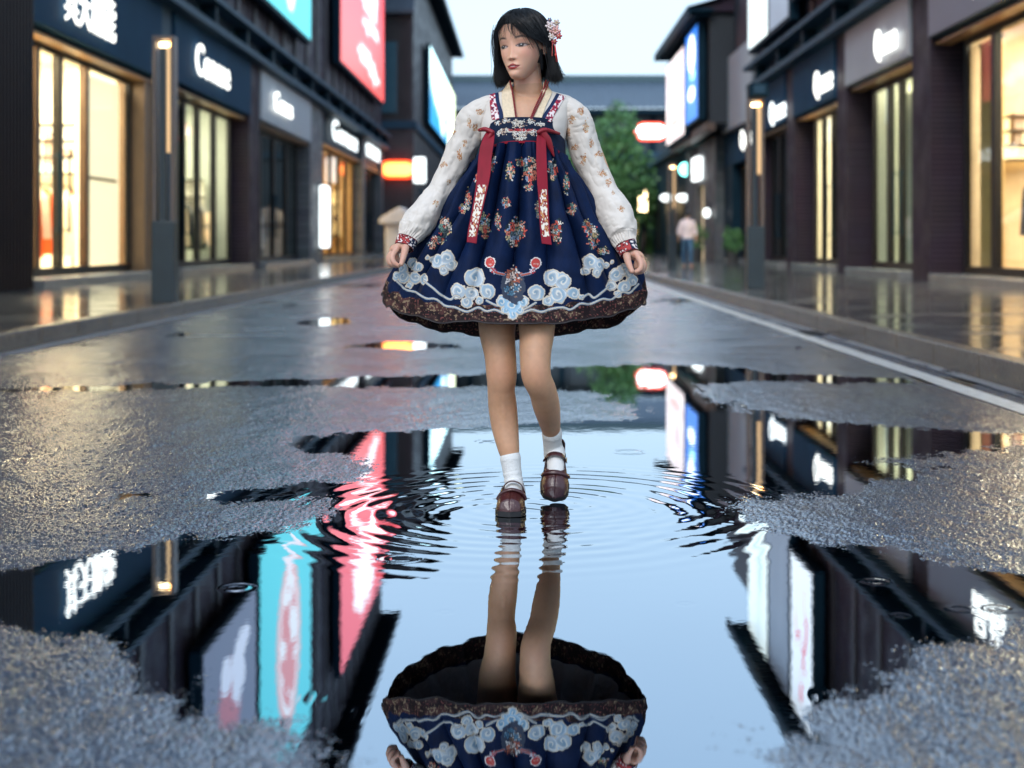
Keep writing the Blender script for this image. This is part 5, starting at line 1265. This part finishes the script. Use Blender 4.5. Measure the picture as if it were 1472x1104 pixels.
for (mx_, my_, n_, sx, sy) in [(715,177,20,3,2),(728,174,30,4,2.5),(762,174,30,4,2.5),(776,178,24,4,2),(745,178,55,7,4),(728,189,34,8,3),(748,192,34,7,4),(766,190,34,7,3),(748,199,14,6,1.5),(717,191,10,2,2)]:
    cbn = motif(cbn, U3, mx_, my_, n_, sx, sy, int(mx_+my_), wc, 1.7)
cbn = motif(cbn, U3, 747, 187, 60, 14, 1.3, 8, [(.45,.02,.03),(.5,.04,.04)], 1.4)
low = (TM.ravel() > .90); cbn[low] = (.24, .006, .018)
bod = np_mesh('bodice_band', Vc, grid_faces(NR2, NT2, True), emb, person, True, colors=cbn); m_ = bod.modifiers.new('thickness', 'SOLIDIFY'); m_.thickness = .003; m_.offset = 1
strip_on('strap', [(703.5,136),(704,146),(705.5,160),(707,172)], [(716.5,133),(718,146),(722.5,160),(724,172)], .004, p_strap(-1), emb, parent=bod)
strip_on('strap', [(800,134),(791,150),(782,163),(777,173)], [(813,139),(806,150),(797,165),(792,176)], .004, p_strap(1), emb, parent=bod)

# ---------------- red sashes hanging from the band
ribm = vmat('red_sash', .55, bump=.15, bscale=900, spec=.2)
def p_rib(v0):
    def f(UV):
        c = np.tile((.235, .004, .018), (len(UV), 1)).astype(float); c *= (1+.12*vnoise(UV[:, 2]*.25, UV[:, 3]*.06))[:, None]
        q = vnoise(UV[:, 2]*.55+3, UV[:, 3]*.40, s=23); k = (np.abs(UV[:, 0]-.5) < .36) & (UV[:, 3] > v0) & (UV[:, 3] < 340); c[k & (q > .02)] = (.78, .70, .58); c[k & (q < -.5)] = (.55, .25, .10); return c
    return f
def sash(Ls, Rs, v0): strip_on('sash', Ls, Rs, 0, p_rib(v0), ribm, 140, 26, ys=True, parent=bod, thick=.0025)
sash([(699,190,4.640),(692,205,4.622),(688,225,4.610),(686,250,4.595),(683,275,4.578),(678,305,4.556),(673,330,4.540),(671,348,4.530)],
     [(711,191,4.634),(710,205,4.618),(707,225,4.606),(705,250,4.590),(700,275,4.572),(693,305,4.551),(687.5,330,4.535),(685,350,4.526)], 266)
sash([(772,192,4.634),(771,210,4.620),(771,235,4.604),(772,260,4.588),(774,285,4.572),(775,310,4.556),(777,335,4.542),(779,350,4.532)],
     [(784,192,4.640),(785,210,4.624),(786,235,4.608),(787,260,4.592),(788,285,4.576),(789,310,4.560),(791,335,4.546),(793,352,4.536)], 272)
# knots and loops
redv = mat('red_velvet', (.26,.006,.015), .5, var=.15)
for knot in ([([(690,187,4.66),(698,186,4.640),(708,190,4.628)], [(.006,.009),(.008,.012),(.007,.009)]), ([(708,191,4.628),(703,197,4.630),(699,206,4.632)], [.006,.007,.004])],
             [([(774,190,4.630),(784,187,4.638),(803,192,4.68)], [(.007,.010),(.008,.012),(.005,.008)]), ([(780,190,4.632),(788,203,4.638),(796,224,4.650)], [(.010,.006),(.012,.006),(.003,.003)])]):
    K = Soup()
    for pts, rr_ in knot: K.chain([w2(*p_) for p_ in pts], rr_, 14, 20)
    V, F_ = K.get(); me = remeshed(V, F_, .0016, 2); me.name = 'sash_knot'; me.materials.clear(); me.materials.append(redv); me.polygons.foreach_set('use_smooth', np.ones(len(me.polygons), bool)); link(bpy.data.objects.new('sash_knot', me), bod)

# ---------------- beaded cords at the neck
def bead_cord(pts, r_, m_, name, parent):
    Q = catmull(np.array(pts, float), 200); d = np.r_[0, np.cumsum(np.linalg.norm(np.diff(Q, axis=0), axis=1))]; k = int(d[-1]/(r_*1.7)); b_ = MB()
    for s_ in np.linspace(0, d[-1], k): b_.ball([np.interp(s_, d, Q[:, q]) for q in range(3)], r_, 8)
    return b_.build(name, m_, parent, smooth=True)
red = mat('red_beads', (.22,.010,.014), .35, var=.3, vscale=80)
def cpt(px, py, lift): return W(px, py, float(chest_y(px, py, lift)))
neck = bead_cord([w2(733,117,4.765)]+[cpt(a, b_, .010) for a, b_ in ((735.5,128),(738,140),(740,155),(742,170))], .0034, red, 'necklace', person)
bead_cord([w2(785,116,4.765)]+[cpt(a, b_, .012) for a, b_ in ((782,126),(776,140),(769,155),(763,170))], .0036, red, 'necklace_cord', neck)
bead_cord([w2(788,118,4.765)]+[cpt(a, b_, .012) for a, b_ in ((785,128),(779,141),(772,155),(765,170))], .0030, red, 'necklace_cord', neck)

# ---------------- hair: a dense bob of strands over an inner cap
hr = np.random.default_rng(5)
def guide(az, t, layer):
    """az from the face axis (-y), + to her left; t 0 at the crown .. 1 at the tips; head frame"""
    s_, c_ = np.sin(az), -np.cos(az)
    top = .121
    phi = np.clip(t/.50, 0, 1)*np.pi/2
    a_x, a_yf, a_yb = .0855, .100, .112
    ay = np.where(c_ < 0, a_yf, a_yb)
    x_ = a_x*s_*np.sin(phi)**.8; y_ = ay*c_*np.sin(phi)**.8; z_ = .012+(top-.012)*np.cos(phi)
    dwn = np.clip((t-.50)/.50, 0, 1); z_ = z_-dwn*.124; flare = 1+.06*np.sin(dwn*np.pi*.9)-.02*dwn+.13*dwn**3*np.clip(.4+.6*s_, 0, 1)
    x_ = x_*flare; y_ = y_*np.where(c_ > 0, 1-.16*dwn, 1.0)*flare
    k = layer; return np.stack([x_*k, y_*k+.004, .0+z_*(1+(k-1)*.8)], -1)
hairV, hairF = [], []; hn = 0
def strand(P, r_):
    global hn
    k = len(P); T = np.gradient(P, axis=0); T /= np.linalg.norm(T, axis=1)[:, None]+1e-9; a = np.cross(T, (0.3, .2, 1)); a /= np.linalg.norm(a, axis=1)[:, None]+1e-9; b_ = np.cross(T, a); rr = r_*np.linspace(1, .35, k)[:, None]
    ring = np.stack([P+rr*(a*math.cos(q)+b_*math.sin(q)) for q in (0, 2.09, 4.19)], 1).reshape(-1, 3); hairV.append(ring); i = np.arange(k-1)[:, None]*3; j_ = np.arange(3)[None]; j2_ = (j_+1) % 3
    hairF.append((np.stack([i+j_, i+j2_, i+3+j2_, i+3+j_], -1).reshape(-1, 4))+hn); hn += len(ring)
FACE = R(47)
for n_ in range(8200):
    az0 = hr.uniform(-np.pi, np.pi) if n_ < 5200 else hr.uniform(-1.4, 1.6); layer = hr.uniform(.950, 1.03)+.016*math.sin(az0*23)+.010*math.sin(az0*57+1); t0 = hr.uniform(0.0, .38); t1 = 1.0+hr.normal(0, .035)+.03*math.sin(az0*15); m_ = 22; t = np.linspace(t0, t1, m_)
    clump = .10*math.sin(az0*31)+.05*math.sin(az0*71)
    az = az0+(clump*.35*t**2)+hr.normal(0, .02)*t
    side = 1 if az0 > -.12 else -1
    lim = R(88) if side > 0 else R(70)
    if abs(az0) < lim+.25:   # parted front: sweeps off the face
        far_ = lim+.05+abs(hr.normal(0, .20)); k = np.clip((t-.06)/(.52 if side > 0 else .40), 0, 1)**((3.0 if side > 0 else 2.1) if n_ % 6 else 1.6); az = az0*(1-k)+side*max(abs(az0), far_)*k
    P = guide(az, t, layer); P[:, 0] += np.sin(t*8+az0*9)*.0030*t; P[:, 1] += np.sin(t*7+az0*11+1)*.0030*t
    P += hr.normal(0, 1, 3)*(np.clip(t-.62, 0, 1)**1.6)[:, None]*.040
    strand(to_world(P), .00075)
def free(pts, r_=.0006, n_=1, jit=.002):
    for k in range(n_):
        Q = catmull(np.array(pts)+hr.normal(0, jit, 3), 26); strand(to_world(Q), r_)
# wisps beside the face, thin fringe, a lock in front of the ear, fly-away tips
free([(-.068,-.055,.060),(-.075,-.058,.015),(-.076,-.056,-.035),(-.070,-.052,-.080)], n_=22, jit=.0030)
free([(-.060,-.068,.070),(-.073,-.064,.035),(-.079,-.062,-.010),(-.082,-.058,-.060),(-.090,-.056,-.095)], n_=6, jit=.004)
free([(.010,-.088,.080),(.012,-.098,.052),(.018,-.098,.030),(.026,-.094,.020)], n_=8, jit=.002)
free([(-.004,-.090,.078),(.002,-.099,.052),(.010,-.098,.034)], n_=6, jit=.002)
free([(.040,-.078,.070),(.060,-.064,.030),(.072,-.044,-.010),(.074,-.032,-.050),(.070,-.026,-.085)], n_=14, jit=.0022, r_=.0009)
free([(.010,-.086,.088),(.036,-.084,.055),(.052,-.073,.022),(.062,-.062,-.012)], n_=30, jit=.0060)
free([(-.016,-.086,.088),(-.040,-.082,.060),(-.058,-.070,.032),(-.070,-.058,.0)], n_=36, jit=.0060)
for k in range(220):
    az = hr.uniform(1.2, 5.0); t = np.linspace(.55, 1.1, 18); P = guide(np.full(18, az)+.1*(t-.5), t, 1.02); out = (t-.6).clip(0)**2*hr.uniform(.05, .25); P[:, 0] *= 1+out; P[:, 1] *= 1+out; strand(to_world(P), .0005)
for k in range(200):
    az = hr.uniform(0, 6.28); t = np.linspace(.02, .40, 14); P = guide(np.full(14, az), t, 1.0+hr.uniform(.01, .07)); strand(to_world(P), .00040)
for k in range(70):   # wispy fringe
    sd_ = -1 if hr.random() < .42 else 1; x1 = sd_*hr.uniform(.008, .058); z1 = .034-.25*abs(x1)+hr.normal(0, .006)
    free([(hr.uniform(-.012, .012), -.080, .100), (x1*.45, -.094, .078), (x1*.85, -.096+abs(x1)*.16, .054), (x1+hr.normal(0, .004), -.095+abs(x1)*.30, z1)], r_=.00055, jit=.0012)
for k in range(420):   # hair combed over the parting
    az1 = hr.normal(0, .5); sd_ = 1 if az1 > -.1 else -1; t = np.linspace(0, .40, 16); P = guide(az1*.3+sd_*(t/.40)**1.6*(.35+abs(az1)*.9), t, hr.uniform(.95, 1.0)); P[:, 1] += .006; strand(to_world(P), .0008)
hm = mat('black_hair', (.0035,.0035,.005), .40, 0, .3, 30, ior=1.45)
hair = np_mesh('hair', np.concatenate(hairV), np.concatenate(hairF), hm, person, True)
az = np.linspace(-np.pi, np.pi, 121); t = np.linspace(0.0, .97, 60); AZ, Tq = np.meshgrid(az, t); P = guide(AZ, Tq, .945).reshape(-1, 3); fcq = grid_faces(60, 121); cen = P[fcq].mean(1); aq = np.arctan2(cen[:, 0], -cen[:, 1])
keep = ~(((aq < R(97)) & (aq > -R(72))) & (cen[:, 2] < .098+.0*aq)) 
np_mesh('hair_underlayer', to_world(P), fcq[keep], mat('black_hair'), hair, True)

# ---------------- hair ornament: silk blossoms with a red tassel
orn = MB(); oc_ = W(796, 44, 4.70); r_ = random.Random(4); petals = {}
def petal(mb, c0, ang, tilt, ln, wd):
    u_ = Vector((math.cos(ang), -.35*tilt, math.sin(ang))).normalized(); w_ = Vector((-math.sin(ang), 0, math.cos(ang))); nrm = u_.cross(w_); c0 = Vector(c0); pts = []
    for a in range(10):
        q = 2*math.pi*a/10; pts.append(c0+u_*(ln*.5*(1+math.cos(q)))+w_*(wd*math.sin(q)*(.6+.4*math.cos(q+2.6)**2))+nrm*(.002*math.cos(2*q)))
    b_ = len(mb.v); mb.v += [tuple(p_) for p_ in pts]+[tuple(c0+u_*ln*.5+nrm*.003)]; mb.f += [(b_+i, b_+(i+1) % 10, b_+10) for i in range(10)]
flowers = [(791,38,.020,(.75,.62,.60)),(798,45,.022,(.72,.40,.36)),(793,53,.016,(.78,.70,.66)),(800,33,.014,(.65,.50,.42)),(803,52,.014,(.62,.10,.10)),(797,60,.012,(.5,.08,.10)),(790,29,.010,(.25,.22,.35))]
hold = MB().ball(W(796, 45, 4.715), .014, 12); ho = hold.build('hair_clip', mat('gold_clip', (.45,.3,.1), .3, .9), hair, smooth=True)
for fx, fy, ln, col in flowers:
    p_ = MB(); c0 = W(fx, fy, 4.690)
    for lay in range(2):
        for k in range(6): petal(p_, c0+np.array((0, -.002*lay, 0)), k*math.pi/3+lay*.5, 1+lay*1.5, ln*(1-.35*lay), ln*.38)
    fo = p_.build('blossom', mat('silk_%d' % int(fx), col, .6, var=.15, vscale=60), hair, smooth=True); m_ = fo.modifiers.new('t', 'SOLIDIFY'); m_.thickness = .0006
    MB().ball(c0+np.array((0, -.006, 0)), .003, 8).build('stamen', mat('gold_clip'), hair, smooth=True)
tz = MB()
for k in range(16):
    dx, dy = r_.uniform(-.004, .004), r_.uniform(-.004, .004); p0 = W(797.5, 63, 4.69)+np.array((dx*.3, dy*.3, 0)); p1 = W(800.5, 88, 4.69)+np.array((dx, dy, r_.uniform(-.004, .003))); tz.tube(p0, p1, .0009, .0007, 5)
tz.ball(W(799, 79, 4.69), .0045, 10, (1, 1, 1.3)); tz.build('tassel', mat('coral_tassel', (.62,.05,.04), .5, var=.2), hair, smooth=True)
bead_cord([w2(794,58,4.688),w2(794,70,4.686),w2(793.5,80,4.686)], .0018, mat('coral_beads', (.6,.1,.08), .3), 'pendant', hair)

# ---------------- socks and strapped shoes
sockm = mat('white_knit_sock', (.78,.76,.74), .8, var=.04, bump=.35, bscale=260)
leath = mat('oxblood_leather', (.055,.010,.010), .30, 0, .6, 26, .2, 120, coat=.35)
solem = mat('dark_rubber_sole', (.012,.009,.009), .45)
gold = mat('brass_buckle', (.5,.36,.14), .3, .9)
def make_shoe(M, buckle_side):
    """shoe frame: toe towards -y, sole on z=0, heel centre at y=0.. ; M = 4x4 to world"""
    Mx = np.array(M); tw_ = lambda P: (np.asarray(P) @ Mx[:3, :3].T)+Mx[:3, 3]
    ns_, na = 70, 60; s = np.linspace(0, 1, ns_)     # 0 heel .. 1 toe
    Lg = .238; yy = .028-Lg*s
    wd = np.interp(s, [0,.05,.15,.35,.55,.72,.86,.95,1], [.004,.024,.031,.032,.038,.046,.044,.033,.001])
    cx = np.interp(s, [0,.4,.75,1], [0,0,.003,.004])*buckle_side
    ht = np.interp(s, [0,.05,.15,.30,.45,.58,.68,.80,.92,1], [.046,.058,.060,.045,.040,.050,.058,.052,.040,.004])
    op = np.interp(s, [0,.03,.08,.15,.45,.58,.64,.69,1], [0,.5,1.15,1.28,1.26,1.12,.7,0.0,0.0])     # half angle of the opening from the top
    V = []
    for i in range(ns_):
        a0 = op[i]; an = np.linspace(-math.pi/2-.02, 3*math.pi/2+.02, na) if False else np.linspace(math.pi/2+a0, math.pi/2+2*math.pi-a0, na)
        ca, sa = np.cos(an), np.sin(an); x_ = cx[i]+wd[i]*np.sign(ca)*np.abs(ca)**.95; z_ = .016+np.where(sa > 0, ht[i]*np.abs(sa)**.75, 0)
        if a0 > 0: z_ = np.where(sa > 0, .016+ht[i]*(np.abs(sa)/max(.25, math.cos(a0)))**.8*.92, z_)
        z_ = np.minimum(z_, .016+ht[i]); V.append(np.stack([x_, np.full(na, yy[i])+0*x_, z_], 1))
    V = np.concatenate(V); up_ = np_mesh('shoe', tw_(V), grid_faces(ns_, na), leath, person, True); m_ = up_.modifiers.new('t', 'SOLIDIFY'); m_.thickness = .0025; m_.offset = -1
    # sole with small heel
    b_ = MB(); out = [(cx[i]+wd[i]+.003, yy[i]) for i in range(ns_)]+[(cx[i]-wd[i]-.003, yy[i]) for i in range(ns_-1, -1, -1)]
    out[0] = (cx[0]+wd[0], yy[0]+.003); out[-1] = (cx[0]-wd[0], yy[0]+.003)
    b_.v = [tuple(tw_([(p_[0], p_[1], z_)])[0]) for z_ in (.002, .0185) for p_ in out]; n_ = len(out); b_.f = [tuple(range(n_-1, -1, -1)), tuple(range(n_, 2*n_))]+[(i, (i+1) % n_, n_+(i+1) % n_, n_+i) for i in range(n_)]
    b_.build('sole', solem, up_)
    # apron seam bow across the vamp
    sv, sf = loft(tw_(catmull([(-.0415+cx[50],yy[47],.046),(-.030,yy[49],.066),(0,yy[50],.0765),(.032,yy[49],.066),(.0435+cx[50],yy[47],.046)], 40)), .0085, .0060, 14, up=tuple(Mx[:3, 2]))
    so2 = bpy.data.meshes.new('vamp_band'); so2.from_pydata([tuple(q) for q in sv], [], soup_faces(sf)); so2.materials.append(leath); so2.polygons.foreach_set('use_smooth', np.ones(len(so2.polygons), bool)); link(bpy.data.objects.new('vamp_band', so2), up_)
    # strap over the instep
    k = 24; j_ = int(.40*ns_); sp_ = catmull([(-.036,yy[j_],.046),(-.031,yy[j_]-.004,.072),(-.015,yy[j_]-.006,.088),(.005,yy[j_]-.006,.090),(.026,yy[j_]-.004,.078),(.036,yy[j_],.048)], 44)
    sv, sf = loft(tw_(sp_), .0090, .0022, 14, up=tuple(Mx[:3, 2])); so2 = bpy.data.meshes.new('strap'); so2.from_pydata([tuple(q) for q in sv], [], soup_faces(sf)); so2.materials.append(leath); link(bpy.data.objects.new('strap', so2), up_)
    q = tw_([(.0385*buckle_side, yy[j_]-.002, .060)])[0]; bk_ = MB()
    for a in range(12):
        a1, a2 = 2*math.pi*a/12, 2*math.pi*(a+1)/12; r0 = .0075; p1 = tw_([(.037*buckle_side, yy[j_]-.003+r0*math.cos(a1), .060+r0*math.sin(a1))])[0]; p2 = tw_([(.037*buckle_side, yy[j_]-.003+r0*math.cos(a2), .060+r0*math.sin(a2))])[0]; bk_.tube(p1, p2, .0016, seg=6)
    bk_.build('buckle', gold, up_, smooth=True)
    return tw_
def frame_(heel, toe, upish):
    yv = (Vector(heel)-Vector(toe)).normalized(); zv = Vector(upish); zv = (zv-yv*zv.dot(yv)).normalized(); xv = yv.cross(zv); M = Matrix.Identity(4)
    for i in range(3): M[i][0] = xv[i]; M[i][1] = yv[i]; M[i][2] = zv[i]; M[i][3] = heel[i]
    return M
h1 = W(740, 716, 4.665); h1[2] = .004; t1_ = W(733.5, 744, 4.45); t1_[2] = .0
M1 = frame_(h1, t1_, (0, 0, 1))
t2_ = W(795, 716, 4.735); h2 = W(799, 655, 4.885)
M2 = frame_(h2, t2_, (0, -.95, .45))
for M, L_, bs in ((M1, LEG1, -1), (M2, LEG2, 1)):
    tw_ = make_shoe(M, bs); K = Soup()
    A_ = tw_([(0,.004,.040),(0,-.040,.044),(.002*bs,-.085,.042),(.003*bs,-.130,.034),(.003*bs,-.165,.028)])
    K.chain(A_, [(.024,.026),(.027,.036),(.030,.032),(.034,.022),(.030,.014)], 26, 50, up=tuple(np.array(M)[:3, 2]))
    if bs < 0: leg = [(733.8,659,14.8,4.69),(736,676,13.6,4.685),(738.5,692,13.4,4.68),(740.5,704,14.2,4.668),(741.5,712,14.5,4.655)]
    else: leg = [(793.5,623,14.4,4.800),(794.3,640,13.4,4.83),(795,655,13.2,4.85),(796.5,668,13.6,4.862)]
    P = np.array([(*W(a, b_, Y), h_*Y/F, h_*Y/F*1.05) for a, b_, h_, Y in leg]); Q = catmull(P, 90)
    tt = np.linspace(0, 1, 90); Q[:, 3] += .0007*np.sin(tt*44)*(tt > .25)+.0007*(tt < .06); Q[:, 4] += .0007*np.sin(tt*44+.5)*(tt > .25)+.0007*(tt < .06)
    K.add(*loft(Q[:, :3], Q[:, 3], Q[:, 4], 40, cap=True))
    if bs < 0: K.chain([w2(741,705,4.665), tuple(tw_([(0,-.035,.055)])[0]), tuple(tw_([(0,-.085,.045)])[0])], [(.033,.034),(.031,.032),(.029,.024)], 24, 24)
    else: K.chain([w2(795.5,655,4.85), tuple(tw_([(0,-.030,.052)])[0]), tuple(tw_([(0,-.085,.045)])[0])], [(.030,.034),(.031,.032),(.029,.024)], 24, 24)
    V, F_ = K.get(); me = remeshed(V, F_, .0022, 3); me.name = 'sock'; me.materials.clear(); me.materials.append(sockm); me.polygons.foreach_set('use_smooth', np.ones(len(me.polygons), bool)); link(bpy.data.objects.new('sock', me), person)

# ---------------- distant walker on the right pavement
def walker(px_x, Yd):
    x0 = px_x; K = Soup(); z0 = .15; f = lambda a, b_, c_: (x0+a, Yd+b_, z0+c_)
    K.chain([f(0,0,1.36),f(0,0,1.45)], [.055,.05], 14, 8); K.chain([f(0,-.01,1.50),f(0,-.01,1.58),f(0,0,1.64)], [.07,.085,.07], 16, 14)
    K.chain([f(0,0,.86),f(0,0,1.05),f(0,0,1.25),f(0,0,1.36)], [(.15,.11),(.13,.10),(.18,.11),(.12,.09)], 20, 24)
    for s_ in (-1, 1):
        K.chain([f(s_*.17,0,1.33),f(s_*.23,.03,1.1),f(s_*.25,-.06*s_,.88),f(s_*.24,-.1*s_,.78)], [.05,.045,.035,.035], 12, 22)
        K.chain([f(s_*.08,0,.86),f(s_*.09,-.10*s_,.48),f(s_*.09,.02-.12*s_,.08),f(s_*.10,-.08-.12*s_,.04)], [.09,.065,.045,.045], 14, 26)
    V, F_ = K.get(); me = remeshed(V, F_, .012, 3); nv = len(me.vertices); q = np.empty(nv*3, np.float32); me.vertices.foreach_get('co', q); q = q.reshape(-1, 3)
    c = np.tile((.55, .33, .24), (nv, 1)).astype(float); c[q[:, 2] > z0+1.53] = (.02, .02, .02); a = me.color_attributes.new('pig', 'FLOAT_COLOR', 'POINT'); cc = np.ones((nv, 4), np.float32); cc[:, :3] = c; a.data.foreach_set('color', cc.ravel())
    me.materials.clear(); me.materials.append(vmat('skin')); me.name = 'person'; o = bpy.data.objects.new('person', me); COL.objects.link(o); tag(o, 'distant pedestrian in pink shirt and blue jeans on the right pavement', 'person')
    T_ = Soup(); T_.chain([f(0,0,.88),f(0,0,1.05),f(0,0,1.26),f(0,0,1.38)], [(.18,.13),(.17,.12),(.21,.13),(.13,.10)], 24, 24)
    for s_ in (-1, 1): T_.chain([f(s_*.17,0,1.34),f(s_*.23,.02,1.14),f(s_*.245,-.02*s_,1.0)], [.07,.065,.06], 16, 16)
    J = Soup(); J.chain([f(0,0,.80),f(0,0,.95)], [(.17,.13),(.16,.12)], 24, 10)
    for s_ in (-1, 1): J.chain([f(s_*.08,0,.84),f(s_*.09,-.10*s_,.48),f(s_*.09,.02-.12*s_,.14)], [.105,.082,.065], 18, 26)
    for nm, so3, m_ in (('shirt', T_, mat('pink_shirt', (.85,.70,.73), .8)), ('jeans', J, mat('blue_jeans', (.05,.12,.22), .8, bump=.2))):
        V, F_ = so3.get(); me = remeshed(V, F_, .014, 2); me.name = nm; me.materials.clear(); me.materials.append(m_); link(bpy.data.objects.new(nm, me), o)
walker(4.9, 43.0)
